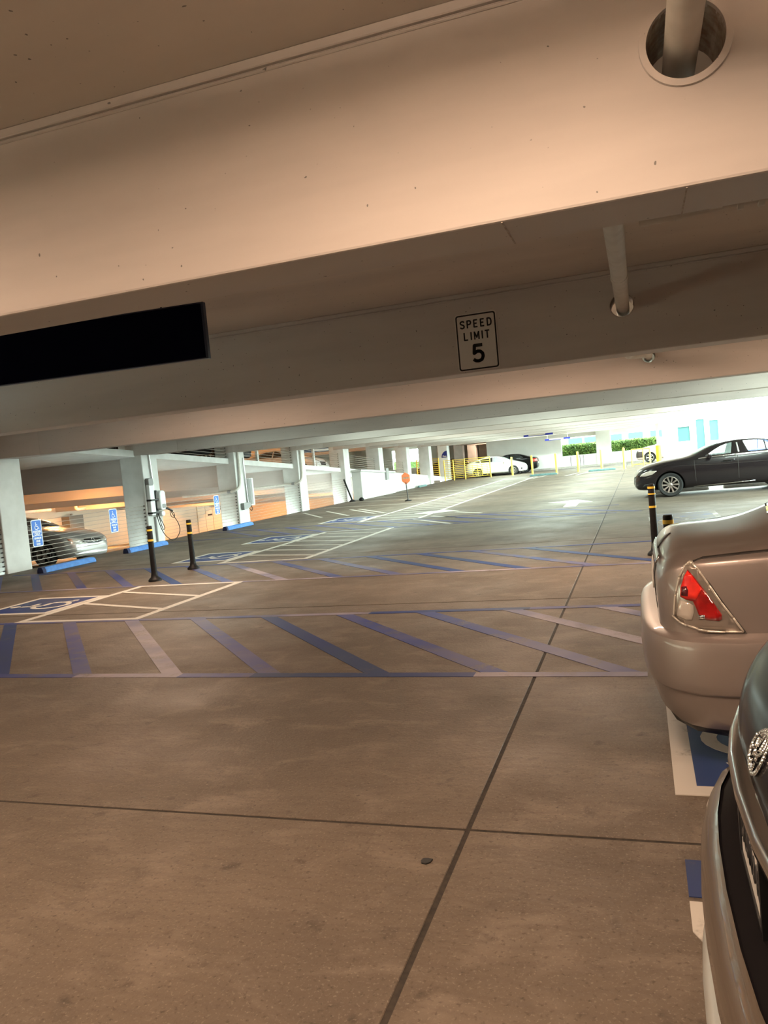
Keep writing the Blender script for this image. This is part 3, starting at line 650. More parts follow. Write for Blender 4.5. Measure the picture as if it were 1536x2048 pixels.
def bollard(x, y, label, h=1.25, r0=0.07, m=None):
    r = empty('yellow_bollard', (x, y, 0)); tag(r, label, 'post', 'yellow bollards')
    MB().lathe([(r0, 0.0), (r0, h - 0.06), (r0 * 0.8, h - 0.015), (0.002, h)], 20).build('pipe_post', m or M_YELLOW, r, smooth=True)
    MB().lathe([(r0 + 0.03, 0), (r0 + 0.03, 0.012)], 20).build('base_collar', M_WSGREY, r)
for x, y, lab in ((-8.47, 54.4, 'first'), (-6.85, 52.6, 'second'), (-5.1, 51.0, 'third'), (-3.67, 50.2, 'fourth'), (-2.25, 50.2, 'fifth'), (-0.87, 48.6, 'sixth')):
    bollard(x, y, 'yellow bollard in the far row, %s from the left' % lab, 1.30)
# gate at the far exit
g_ = empty('gate_frame', (0, 53, 0)); tag(g_, 'slim brown gate header with yellow-wrapped post at the exit', 'gate')
MB().box(1.12, 1.30, -0.08, 0.08, 1.15, 2.86).build('post', mat('bronze_post', (0.33, 0.29, 0.22), 0.6), g_)
MB().lathe([(0.16, 0.0), (0.16, 1.16), (0.12, 1.2)], 20, 'z', (1.2, 0, 0)).build('yellow_sleeve', mat('strong_yellow', (0.85, 0.55, 0.02), 0.5), g_, smooth=True)
MB().hexa([(-8.6, -0.06, 2.92), (1.3, -0.06, 2.78), (1.3, 0.06, 2.78), (-8.6, 0.06, 2.92), (-8.6, -0.06, 3.0), (1.3, -0.06, 2.86), (1.3, 0.06, 2.86), (-8.6, 0.06, 3.0)]).build('header_bar', mat('bronze_post', (0.33, 0.29, 0.22), 0.6), g_)
MB().tube([(1.55, 0.4, 0), (1.55, 0.4, 3.3)], 0.025).build('drop_pipe', M_GREYPL, g_)
b = empty('yellow_guard_rail', (0.1, 52.0, 0)); tag(b, 'low yellow guard rail beside the exit gate', 'railing')
for x in (-0.55, 0.15, 0.55): MB().tube([(x, 0, 0), (x, 0, 1.1)], 0.045, 12).build('rail_post', M_YELLOW, b, smooth=True)
for z in (0.12, 1.08): MB().tube([(-0.55, 0, z), (0.55, 0, z)], 0.04, 12).build('rail', M_YELLOW, b, smooth=True)
b = empty('ticket_machine', (2.1, 54.0, 0)); tag(b, 'pale ticket machine on a post beside the exit gate', 'machine')
MB().box(-0.32, 0.32, -0.2, 0.2, 0.78, 1.25).build('cabinet', M_WHITEPL, b, bevel=0.03)
MB().box(-0.30, -0.18, -0.06, 0.06, 0.0, 0.8).build('pedestal', M_GREYPL, b)
MB().box(-0.18, 0.2, -0.205, -0.2, 0.9, 1.18).build('screen', M_GREYPL, b)

# ================================================================ cable barriers on the ramp edge
def cable_barrier(ya, yb, zf, n, label, x=-13.57, anchors=True, sp=0.103, first=0.07):
    r = empty('cable_barrier', (x, ya, 0)); tag(r, label, 'railing', 'steel cable barriers')
    for k in range(n):
        z0, z1 = zf(ya) + first + sp * k, zf(yb) + first + sp * k
        MB().tube([(0, 0, z0), (0, yb - ya, z1)], 0.0075, 6).build('cable', M_CABLE, r)
        if anchors:
            MB().lathe([(0.017, -0.06), (0.017, 0.0)], 8, 'y', (0, yb - ya, z1)).build('anchor', M_DARKMETAL, r)
    return r
words = ['first', 'second', 'third', 'fourth', 'fifth', 'sixth', 'seventh', 'eighth']
for i in range(0, 6):
    cable_barrier(BC(i) + 0.375, BC(i + 1) - 0.375, lambda y: 0.0, 11, 'steel cable barrier along the deck edge, %s bay from the camera' % words[i])
for i in range(3, 8):
    cable_barrier(BC(i) + 0.375, BC(i + 1) - 0.375, RZ, 7, 'steel cable barrier on the upper ramp edge, %s bay from the charging station' % words[i - 3], -13.80)

# ================================================================ charging station on the second visible column
r = empty('charging_station', (-13.5, 19.2, 0)); tag(r, 'white and black electric car charging station mounted on a column', 'charger')
MB().prism(rrect(-0.20, 0.02, 0.80, 1.88, 0.05), 'x', 0.02, 0.14).build('cable_column', M_WHITEPL, r, bevel=0.02)
MB().prism(rrect(-0.205, 0.025, 1.66, 1.885, 0.05), 'x', 0.015, 0.146).build('top_cap', M_GREYPL, r, bevel=0.02)
for z in (0.85, 1.22): MB().box(0.015, 0.18, -0.22, 0.14, z, z + 0.05).build('clamp_band', M_BLACKPL, r, bevel=0.005)
MB().box(0.015, 0.10, 0.02, 0.20, 0.80, 1.52).build('mount_plate', M_BLACKPL, r, bevel=0.01)
h = MB().prism(rrect(0.14, 0.42, 0.92, 1.50, 0.10), 'x', 0.05, 0.24).build('charger_body', M_WHITEPL, r, bevel=0.04, seg=3)
MB().prism(rrect(0.20, 0.36, 0.98, 1.10, 0.03), 'x', 0.24, 0.255).build('screen', M_GREYPL, h)
MB().prism(rrect(0.20, 0.38, 0.74, 0.90, 0.07), 'x', 0.06, 0.20).build('holster', M_WHITEPL, r, bevel=0.03)
MB().tube([(0.16, 0.30, 0.98), (0.24, 0.42, 0.96), (0.28, 0.62, 0.86)], [0.04, 0.035, 0.025], 12).build('connector', M_BLACKPL, r, smooth=True)
def catenary(pts, n=8):
    P = [Vector(p) for p in pts]; out = []
    for i in range(len(P) - 1):
        a, b, c, d = P[max(i - 1, 0)], P[i], P[i + 1], P[min(i + 2, len(P) - 1)]
        for k in range(n):
            t = k / n; out.append(0.5 * ((2 * b) + (c - a) * t + (2 * a - 5 * b + 4 * c - d) * t * t + (3 * b - a - 3 * c + d) * t ** 3))
    return out + [P[-1]]
MB().tube(catenary([(0.26, 0.55, 0.88), (0.28, 0.66, 0.70), (0.28, 0.86, 0.45), (0.28, 0.88, 0.22), (0.28, 0.65, 0.03), (0.28, 0.38, 0.03), (0.2, 0.18, 0.25), (0.16, 0.05, 0.6), (0.15, 0.0, 0.85)]), 0.011, 8).build('charging_cable', M_RUBBER, r, smooth=True)
MB().tube(catenary([(0.26, 0.62, 0.86), (0.27, 0.72, 0.74), (0.27, 0.66, 0.66), (0.26, 0.55, 0.72), (0.26, 0.52, 0.86)]), 0.010, 8).build('charging_cable', M_RUBBER, r, smooth=True)
MB().tube(catenary([(0.15, 0.05, 0.85), (0.17, 0.22, 0.55), (0.17, 0.30, 0.40), (0.17, 0.22, 0.36), (0.15, 0.16, 0.55), (0.12, 0.14, 0.8)]), 0.010, 8).build('charging_cable', M_RUBBER, r, smooth=True)
MB().tube([(0.04, 0.14, 1.5), (0.04, 0.10, 2.56)], 0.025, 10).build('conduit', M_STEEL, r, smooth=True)
MB().tube([(0.03, 0.09, 0.02), (0.03, 0.09, 0.75)], 0.03, 10).build('conduit', M_GREYPL, r, smooth=True)

r = empty('wall_charger', (-13.5, 24.75, 0)); tag(r, 'white charger box with a grey shadow wedge on the third column', 'charger')
MB().box(0.02, 0.16, 0.22, 0.52, 0.62, 1.60).build('box', M_WHITEPL, r, bevel=0.02)
MB().box(0.16, 0.165, 0.22, 0.40, 0.66, 1.58).build('front_panel', M_GREYPL, r)
MB().prism([(-0.30, 0.50), (0.12, 0.55), (0.22, 0.62), (0.52, 0.62), (0.30, 0.74), (-0.30, 0.74)], 'x', 0.02, 0.14).build('shadow_wedge', M_GREYPL, r)  # grey solid stands in for the shadow under the box
MB().tube(catenary([(0.14, 0.22, 0.62), (0.16, 0.26, 0.50), (0.16, 0.18, 0.44), (0.14, 0.08, 0.52)]), 0.012, 8).build('charging_cable', M_RUBBER, r, smooth=True)
MB().tube(catenary([(0.05, 0.18, 0.74), (0.05, 0.16, 1.6), (0.05, 0.12, 2.1), (0.05, 0.16, 2.35)]), 0.022, 10).build('conduit', M_STEEL, r, smooth=True)

# leaning post and cabinet by the fifth column
r = empty('leaning_post', (-13.15, 34.7, 0)); tag(r, 'black post leaning against a column beside the white parapet', 'post')
MB().lathe([(0.15, 0.0), (0.15, 0.04), (0.06, 0.10)], 20).build('base', M_RUBBER, r, smooth=True)
MB().tube([(0, 0, 0.05), (-0.22, -0.28, 1.10)], 0.04, 12).build('shaft', M_RUBBER, r, smooth=True)
r = empty('rubble_bag', (-12.75, 34.9, 0)); tag(r, 'small dark lump on the floor beside the leaning post', 'weight')
MB().lathe([(0.09, 0.0), (0.13, 0.04), (0.12, 0.10), (0.06, 0.16), (0.01, 0.17)], 14).build('sack', M_RUBBER, r, smooth=True)
pa = MB().hexa([(-13.48, 35.82, 0), (-13.0, 35.82, 0), (-13.0, 41.3, 0), (-13.48, 41.3, 0), (-13.48, 35.82, 1.40), (-13.0, 35.82, 1.40), (-13.0, 41.3, 1.10), (-13.48, 41.3, 1.10)]).build('white_parapet', M_PARAPET, bevel=0.02)
tag(pa, 'white parapet wall between the fifth and sixth columns', 'low wall')
MB().hexa([(-13.48, 35.75, 1.40), (-12.94, 35.75, 1.40), (-12.94, 41.35, 1.10), (-13.48, 41.35, 1.10), (-13.48, 35.75, 1.50), (-12.94, 35.75, 1.50), (-12.94, 41.35, 1.20), (-13.48, 41.35, 1.20)]).build('coping', M_PARAPET, pa, bevel=0.01)
MB().box(-13.0, -12.9, 39.6, 40.0, 0.80, 1.42).build('meter_box', M_GREYPL, pa, bevel=0.01)
MB().hexa([(-13.48, 41.35, 0), (-13.25, 41.35, 0), (-13.25, 47, 0), (-13.48, 47, 0), (-13.48, 41.35, 0.98), (-13.25, 41.35, 0.98), (-13.25, 47, 0.72), (-13.48, 47, 0.72)]).build('lower_run', M_PARAPET, pa, bevel=0.02)

# drain pipes on columns
for i, lab in ((4, 'fourth visible column'), (5, 'fifth visible column')):
    r = empty('drain_pipe', (-13.5, BC(i), 0)); tag(r, 'pale drain pipe bending across the face of the %s' % lab, 'pipe')
    yy = -0.43
    MB().tube(catenary([(-2.2, yy, 1.15), (-0.6, yy, 1.18), (-0.05, yy, 1.22), (0.06, yy + 0.2, 1.5), (0.06, yy + 0.25, 2.55)]), 0.045, 10).build('pipe_run', M_PIPE, r, smooth=True)
    MB().lathe([(0.06, -0.35), (0.06, -0.22)], 12, 'x', (0, yy, 1.19)).build('coupling', M_GREYPL, r, smooth=True)

# things on the side wall of the ramp
r = empty('electrical_cabinet', (-31.0, 36.15, 0)); tag(r, 'grey electrical cabinet with conduits on the cream ramp wall', 'cabinet')
MB().box(0.0, 0.55, -0.58, 0.58, -0.58, 0.38).build('box', mat('cabinet_grey', (0.17, 0.155, 0.13), 0.6), r, bevel=0.02)
MB().box(0.55, 0.57, -0.52, 0.52, -0.52, 0.32).build('door_panel', mat('cabinet_grey', (0.17, 0.155, 0.13), 0.6), r, bevel=0.01)
for y in (-0.25, -0.1, 0.25): MB().tube([(0.25, y, -0.58), (0.25, y, -1.55)], 0.06, 10).build('conduit', M_PIPE, r, smooth=True)
MB().tube([(0.25, 0.0, 0.38), (0.25, 0.0, 0.5)], 0.08, 10).build('top_fitting', M_RUST, r, smooth=True)
r = empty('ramp_pipe', (-29.0, 33, 0)); tag(r, 'cream pipe with an elbow hung under the ramp by the wall', 'pipe')
MB().tube(catenary([(0, -3.5, 1.2), (0, 1.2, 1.12), (0, 1.45, 1.05), (0, 1.5, 0.82), (0, 1.75, 0.76), (0, 2.6, 0.80)]), 0.09, 12).build('pipe_run', M_PIPE, r, smooth=True)
MB().tube([(0.3, -4, 0.96), (0.3, -0.8, 0.93)], 0.10, 12).build('lower_pipe', M_PIPE, r, smooth=True)
M_DOOR = mat('door_cream', (0.62, 0.54, 0.42), 0.6)
r = empty('door_1', (-31.0, 50.6, -2.1)); struct(r, 'cream double door in the ramp side wall')
for s in (-1, 1): MB().box(0.0, 0.06, min(0.02 * s, 1.0 * s), max(0.02 * s, 1.0 * s), 0, 2.25).build('door_leaf', M_DOOR, r, bevel=0.01)
MB().box(0.06, 0.12, 0.30, 0.85, 1.12, 1.24).build('panic_bar', M_DARKMETAL, r, bevel=0.01)
MB().box(0.0, 0.08, -1.1, -1.02, 0, 2.35).box(0.0, 0.08, 1.02, 1.1, 0, 2.35).box(0.0, 0.08, -1.02, 1.02, 2.27, 2.35).build('door_frame', M_DOOR, r)
r = empty('vent_box', (-31.0, 53.0, -0.7)); tag(r, 'dark louvred vent on the ramp wall right of the double door', 'vent')
MB().box(0, 0.2, -0.9, 0.9, 0, 1.1).build('casing', M_GREYPL, r)
for k in range(6): MB().box(0.2, 0.26, -0.85, 0.85, 0.08 + 0.17 * k, 0.17 + 0.17 * k).build('louvre', M_DARKMETAL, r)

# upper ramp furniture
for y, zb, lab in ((26.95, 2.2, 'nearer'), (32.4, 1.85, 'farther')):
    r = empty('white_post', (-13.95, y, RZ(y))); tag(r, 'slim white post on the upper ramp edge, %s one' % lab, 'post')
    MB().box(-0.05, 0.05, -0.06, 0.06, 0, 1.1).build('shaft', M_WHITEPL, r, bevel=0.01); MB().box(-0.09, 0.09, -0.1, 0.1, 0, 0.02).build('base_plate', M_STEEL, r)
r = empty('ramp_sign', (-16.0, 38.9, 2.62)); r.rotation_euler = (0, 0, math.radians(60)); tag(r, 'dark navy sign hanging over the upper ramp', 'sign')
MB().box(-1.6, 1.6, -0.02, 0.02, 0, 0.22).build('board', mat('ramp_sign_navy', (0.015, 0.018, 0.05), 0.5), r)
MB().box(-0.9, 0.6, -0.026, -0.02, 0.05, 0.16).build('text_band', M_SIGNWHITE, r)
for x in (-1.2, 1.2): MB().tube([(x, 0, 0.22), (x, 0, 1.4)], 0.012).build('hanger_rod', M_STEEL, r)

# yellow railing at the landing
def yellow_rail(pts, label, top=1.36, n=9, bars=None):
    r = empty('yellow_railing', (pts[0][0], pts[0][1], 0)); tag(r, label, 'railing')
    ox, oy = pts[0][0], pts[0][1]
    for x, y, z in pts: MB().tube([(x - ox, y - oy, z - 0.02), (x - ox, y - oy, z + top)], 0.045, 10).build('rail_post', M_YELLOW, r, smooth=True)
    for a, b in zip(pts, pts[1:]):
        for k in range(n):
            h = 0.16 + (top - 0.2) * k / (n - 1)
            MB().tube([(a[0] - ox, a[1] - oy, a[2] + h), (b[0] - ox, b[1] - oy, b[2] + h)], 0.022, 6).build('rail', M_YELLOW, r)
    for f in (bars or []):
        a, b = pts[-2], pts[-1]; x = a[0] + (b[0] - a[0]) * f; z = a[2] + (b[2] - a[2]) * f
        MB().tube([(x - ox, a[1] - oy, z + 0.2), (x - ox, a[1] - oy, z + 1.0)], 0.02, 6).build('baluster', M_YELLOW, r)
yellow_rail([(-15.5, 54.9, 0.36), (-13.85, 54.9, 0.36)], 'yellow railing in front of the dark parked car on the landing')
yellow_rail([(-13.45, 54.9, 0.0), (-12.78, 54.9, 0.0), (-11.95, 54.9, 0.0), (-10.1, 54.9, 0.0)], 'yellow railing in front of the tail of the white hatchback', 1.5, 11, (0.3, 0.5, 0.68, 0.88))

# ================================================================ hedges and the street beyond the far wall
def hedge(x0, x1, y0, y1, z0, z1, n, label, seed):
    rnd = random.Random(seed)
    r = empty('hedge', ((x0 + x1) / 2, (y0 + y1) / 2, 0)); tag(r, label, 'hedge', 'hedges beyond the end wall')
    cx, cy = (x0 + x1) / 2, (y0 + y1) / 2
    MB().box(x0 - cx + 0.1, x1 - cx - 0.1, y0 - cy + 0.15, y1 - cy - 0.15, z0, z1 - 0.12).build('branch_core', mat('hedge_core', (0.05, 0.09, 0.02), 0.8), r)
    m = MB()
    for _ in range(n):
        f = rnd.random()
        p = Vector((rnd.uniform(x0, x1) - cx, (y0 - cy + rnd.uniform(-0.06, 0.15)) if f < 0.7 else rnd.uniform(y0 - cy, y1 - cy), rnd.uniform(z0, z1) if f < 0.7 else z1 + rnd.uniform(-0.12, 0.06)))
        a = Vector((rnd.uniform(-1, 1), rnd.uniform(-1, 1), rnd.uniform(-1, 1))).normalized(); b = a.orthogonal().normalized()
        s = rnd.uniform(0.05, 0.10)
        m.add([p - a * s, p + b * s * 0.5, p + a * s, p - b * s * 0.5], [(0, 1, 2, 3)])
    lv = m.build('foliage', M_LEAF, r, fix=False); lv['kind'] = 'stuff'
hedge(-6.4, -2.6, 61.8, 62.8, 0, 1.75, 5200, 'green hedge in the left opening of the end wall', 3)
hedge(-2.4, 1.5, 61.8, 62.8, 0, 1.72, 6000, 'green hedge in the right opening of the end wall', 4)
hedge(-29, -20, 86, 87, -1, 1.7, 3000, 'green planting outside the opening behind the ramp', 5)
bd = empty('street_building', (-1, 82, 0)); tag(bd, 'pale street building with dark window band beyond the hedges', 'building')
MB().box(-6.4, 12, 0, 6, 0, 9).build('facade', M_WHITEWALL, bd)
for x in (-5.8, -4.2, -1.9, 0.1, 2.2, 4.3): MB().box(x, x + 1.4, -0.05, 0.02, 1.75, 2.45).build('window_pane', M_TEALGLASS, bd)
# ================================================================ cars
def bvh_of(me): 
    return BVHTree.FromPolygons([v.co.copy() for v in me.vertices], [tuple(p.vertices) for p in me.polygons])
def project_patch(name, bvh, polys, org, dirv, uax, vax, m, parent, off=0.004, cell=0.08, thick=0.008, mirror=False):
    """lay 2-D polygons (u, v) on the car body along dirv and give them thickness"""
    bm = bmesh.new(); dirv = Vector(dirv).normalized(); uax = Vector(uax); vax = Vector(vax); org = Vector(org)
    for poly in polys:
        vs = [bm.verts.new((u, v, 0)) for u, v in poly]
        bm.faces.new(vs)
    us = [u for p in polys for u, v in p]; vs_ = [v for p in polys for u, v in p]
    for lo, hi, nrm in ((min(us), max(us), (1, 0, 0)), (min(vs_), max(vs_), (0, 1, 0))):
        k = int((hi - lo) / cell)
        for i in range(1, k + 1):
            t = lo + (hi - lo) * i / (k + 1)
            bmesh.ops.bisect_plane(bm, geom=bm.verts[:] + bm.edges[:] + bm.faces[:], plane_co=Vector(nrm) * t, plane_no=nrm)
    dead = []
    for v in bm.verts:
        o = org + uax * v.co.x + vax * v.co.y
        h = bvh.ray_cast(o, dirv)
        if h[0] is None: dead.append(v)
        else:
            n = h[1] if h[1].dot(dirv) < 0 else -h[1]
            v.co = h[0] + n * off
    if dead: bmesh.ops.delete(bm, geom=dead, context='VERTS')
    bmesh.ops.recalc_face_normals(bm, faces=bm.faces)
    if bm.faces:
        s = sum((f.normal.dot(dirv) for f in bm.faces))
        if s > 0: bmesh.ops.reverse_faces(bm, faces=bm.faces)
    me = bpy.data.meshes.new(name); bm.to_mesh(me); bm.free(); me.materials.append(m)
    me.polygons.foreach_set('use_smooth', [True] * len(me.polygons))
    o = bpy.data.objects.new(name, me); COL.objects.link(o); o.parent = parent
    if thick:
        s = o.modifiers.new('solid', 'SOLIDIFY'); s.thickness = thick; s.offset = -1
    return o
WHEELS = {}
def wheel_meshes(r, style):
    key = (r, style)
    if key in WHEELS: return WHEELS[key]
    w = 0.105; rr = r * 0.69
    t = MB().lathe([(rr, -w * 0.85), (r * 0.90, -w), (r * 0.975, -w * 0.82), (r, -w * 0.55), (r, w * 0.55), (r * 0.975, w * 0.82), (r * 0.90, w), (rr, w * 0.85)], 40, 'y', caps=False).build('tmp', M_TYRE, smooth=True)
    rim = MB()
    rim.lathe([(rr, w * 0.9), (rr * 0.95, w * 0.92), (rr * 0.90, w * 0.6), (rr * 0.90, -w * 0.2)], 36, 'y', caps=False)
    rim.lathe([(rr * 0.9, -w * 0.25), (0.001, -w * 0.25)], 36, 'y', caps=False, mi=1)
    rim.lathe([(rr * 0.20, w * 0.2), (rr * 0.20, w * 0.75), (rr * 0.14, w * 0.82), (0.001, w * 0.82)], 16, 'y', caps=False)
    n = {'ten': 10, 'five': 5, 'seven': 7}[style]
    for k in range(n):
        a = 2 * math.pi * k / n; C, S = math.cos(a), math.sin(a)
        hw_ = 0.085 * rr if n == 10 else 0.15 * rr
        P = []
        for rad, h0, h1, ww in ((rr * 0.15, w * 0.35, w * 0.72, hw_ * 0.7), (rr * 0.93, w * 0.45, w * 0.85, hw_ * 1.25)):
            for yy in (h0, h1):
                for sgn in (-1, 1): P.append((rad * C - sgn * ww * S, yy, rad * S + sgn * ww * C))
        rim.hexa([P[0], P[1], P[5], P[4], P[2], P[3], P[7], P[6]])
    q = rim.build('tmp', [M_RIM, M_DARKWELL], smooth=True)
    a, b = t.data, q.data
    bpy.data.objects.remove(t); bpy.data.objects.remove(q)
    WHEELS[key] = (a, b); return a, b

def make_car(S, name, label, loc, rz, rx=0.0, cat='car', group=None):
    L = S['L']
    root = empty(name, loc, rz, rx); tag(root, label, cat, group)
    # shift so that the root is at the middle of the car
    hx = L / 2
    st = S['st']; ring = []
    for d in st:
        w = interp(S['hw'], d); zt = interp(S['top'], d); zs = min(interp(S['belt'], d), zt - 0.012); zb = min(interp(S['bot'], d), zs - 0.02); tw = min(interp(S['tw'], d), w * 0.95)
        e = min(1.0, (zt - zs) / 0.25); ws = w * 0.965
        half = [(0.0, zb), (0.55 * w, zb), (0.90 * w, zb + 0.01), (0.975 * w, zb + 0.22 * (zs - zb)), (w, zb + 0.50 * (zs - zb)), (0.995 * w, zb + 0.80 * (zs - zb)), (ws, zs),
                (ws * 0.975 + tw * 0.025, zs + 0.10 * (zt - zs)), (ws + (tw - ws) * 0.55, zs + (zt - zs) * (0.52 + 0.18 * (1 - e))), (tw, zt - 0.055 * e - 0.010), (tw * 0.86, zt - 0.018 * e - 0.005), (tw * 0.45, zt), (0.0, zt)]
        ring.append(half)
    m = MB(); n = len(ring[0]); full = 2 * n - 2
    vs = []
    for d, half in zip(st, ring):
        vs += [(d - hx, y, z) for y, z in half] + [(d - hx, -y, z) for y, z in half[-2:0:-1]]
    fs = []
    for i in range(len(st) - 1):
        for k in range(full): fs.append((i * full + k, i * full + (k + 1) % full, (i + 1) * full + (k + 1) % full, (i + 1) * full + k))
    # closed ends as quad strips
    for b0 in (0, (len(st) - 1) * full):
        for k in range(n - 1):
            a, b = k, k + 1; a2, b2 = (full - k) % full, (full - k - 1) % full
            q = [b0 + a, b0 + b, b0 + b2, b0 + a2]; q2 = []
            for v in q:
                if v not in q2: q2.append(v)
            if len(q2) >= 3: fs.append(tuple(q2))
    m.add(vs, fs)
    body = m.build('body', [S['paint'], M_DARKWELL], root, smooth=True)
    body.parent = None
    for p in body.data.polygons: p.use_smooth = True
    if 'sharp_edge' in body.data.attributes: body.data.attributes.remove(body.data.attributes['sharp_edge'])
    ss = body.modifiers.new('ss', 'SUBSURF'); ss.levels = S.get('sub', 2); ss.render_levels = S.get('sub', 2); apply_mods(body)
    bvh = bvh_of(body.data)
    c = MB(); wr = S['wr'] + 0.045
    wmax = max(v for _, v in S['hw'])
    for d in S['wheels']:
        for s in (-1, 1):
            a, b = (wmax - 0.30, wmax + 0.3) if s > 0 else (-wmax - 0.3, -wmax + 0.30)
            c.lathe([(wr, a), (wr, b)], 32, 'y', (d - hx, 0, S['wr']))
    for poly in S.get('through', []):
        c.prism([(u - hx, v) for u, v in poly], 'y', -2, 2)
    cu = c.build('cutter', M_DARKWELL)
    cut(body, cu)
    body.parent = root
    ty, ri = wheel_meshes(S['wr'], S.get('rim', 'five'))
    for d in S['wheels']:
        for s in (-1, 1):
            t = bpy.data.objects.new('wheel', ty); COL.objects.link(t); t.parent = root
            t.location = (d - hx, s * (wmax - 0.125), S['wr']); t.rotation_euler = (0, 0, 0 if s > 0 else math.pi)
            q = bpy.data.objects.new('rim', ri); COL.objects.link(q); q.parent = t
    class K: pass
    car = K(); car.root = root; car.bvh = bvh; car.hx = hx; car.S = S; car.body = body
    def side(nm, polys, mt, s=0, **kw):
        for sg in ((-1, 1) if s == 0 else (s,)):
            project_patch(nm, bvh, [[(u - hx, v) for u, v in p] for p in polys], (0, sg * 3, 0), (0, -sg, 0), (1, 0, 0), (0, 0, 1), mt, root, **kw)
    def front(nm, polys, mt, mirror=False, **kw):
        for sg in ((1, -1) if mirror else (1,)):
            project_patch(nm, bvh, [[(u * sg, v) for u, v in p] for p in polys], (-6, 0, 0), (1, 0, 0), (0, 1, 0), (0, 0, 1), mt, root, **kw)
    def rear(nm, polys, mt, mirror=False, **kw):
        for sg in ((1, -1) if mirror else (1,)):
            project_patch(nm, bvh, [[(u * sg, v) for u, v in p] for p in polys], (6, 0, 0), (-1, 0, 0), (0, 1, 0), (0, 0, 1), mt, root, **kw)
    def topp(nm, polys, mt, **kw):
        project_patch(nm, bvh, [[(u - hx, v) for u, v in p] for p in polys], (0, 0, 4), (0, 0, -1), (1, 0, 0), (0, 1, 0), mt, root, **kw)
    def corner(nm, polys, mt, ang, mirror=True, **kw):
        """ang: heading of the ray in plan, degrees; u across, v up"""
        for sg in ((1, -1) if mirror else (1,)):
            a = math.radians(ang); dv = Vector((math.cos(a), math.sin(a) * sg, 0)); ua = Vector((-math.sin(a), math.cos(a) * sg, 0))
            project_patch(nm, bvh, polys, -dv * 8, dv, ua, (0, 0, 1), mt, root, **kw)
    car.side, car.front, car.rear, car.top, car.corner = side, front, rear, topp, corner
    return car
def mirror_parts(car, d, z, y, m):
    for s in (-1, 1):
        b = MB().lathe([(0.001, -0.11), (0.055, -0.10), (0.075, -0.03), (0.075, 0.05), (0.05, 0.10), (0.001, 0.11)], 14, 'y', (d - car.hx, s * (y + 0.10), z)).build('mirror', m, car.root, smooth=True)

PB = mat('black_car_paint', (0.005, 0.0045, 0.005), 0.2, 0.0, ior=1.2)
PBROWN = mat('dark_brown_metallic_paint', (0.012, 0.009, 0.011), 0.22, 0.2, coat=0.5)
PS = mat('champagne_silver_paint', (0.27, 0.225, 0.205), 0.36, 0.45, coat=0.5)
PG = mat('silver_grey_paint', (0.40, 0.39, 0.38), 0.28, 0.7, coat=0.8)
PW = mat('white_car_paint', (0.75, 0.75, 0.73), 0.3, 0.0, coat=0.6)
PP = mat('pearl_pink_paint', (0.62, 0.50, 0.46), 0.35, 0.1, coat=0.5)

ST_SEDAN = lambda L, r0=(): [0.0, 0.03, 0.09, 0.2, 0.42, 0.8, 1.15, 1.45, 1.65, 1.95, 2.3, 2.75, 3.2, 3.6, 3.95, L - 0.75, L - 0.48, L - 0.28, L - 0.14, L - 0.05, L]
def sedan_spec(L=4.85, H=1.46, paint=None, W=0.92, wr=0.335, rim='five', **kw):
    k = H / 1.46; q = lambda t: [(d * L / 4.85, z * k) for d, z in t]; p = lambda t: [(d * L / 4.85, y * W / 0.92) for d, y in t]
    S = dict(L=L, wr=wr, rim=rim, paint=paint, wheels=(0.95 * L / 4.85, 3.80 * L / 4.85), st=[d * L / 4.85 for d in ST_SEDAN(4.85)],
        top=q([(0, 0.55), (0.03, 0.66), (0.09, 0.75), (0.23, 0.87), (0.78, 1.0), (1.36, 1.06), (1.55, 1.10), (2.0, 1.33), (2.40, 1.445), (2.95, 1.47), (3.5, 1.42), (3.9, 1.30), (4.3, 1.145), (4.7, 1.09), (4.80, 1.0), (4.85, 0.85)]),
        belt=q([(0, 0.50), (0.09, 0.64), (0.23, 0.76), (0.78, 0.90), (1.5, 0.96), (2.5, 0.985), (3.5, 1.01), (4.3, 1.04), (4.7, 1.0), (4.80, 0.9), (4.85, 0.74)]),
        bot=q([(0, 0.38), (0.03, 0.28), (0.09, 0.22), (0.5, 0.19), (4.3, 0.19), (4.7, 0.24), (4.85, 0.42)]),
        hw=p([(0, 0.48), (0.03, 0.60), (0.09, 0.70), (0.2, 0.79), (0.42, 0.87), (0.8, 0.91), (1.5, 0.92), (3.5, 0.92), (4.2, 0.905), (4.57, 0.85), (4.71, 0.79), (4.80, 0.70), (4.85, 0.55)]),
        tw=p([(0, 0.36), (0.09, 0.52), (0.23, 0.64), (0.78, 0.75), (1.4, 0.75), (1.55, 0.73), (2.0, 0.63), (2.47, 0.57), (3.3, 0.55), (3.9, 0.58), (4.3, 0.68), (4.7, 0.66), (4.85, 0.4)]))
    S.update(kw); return S
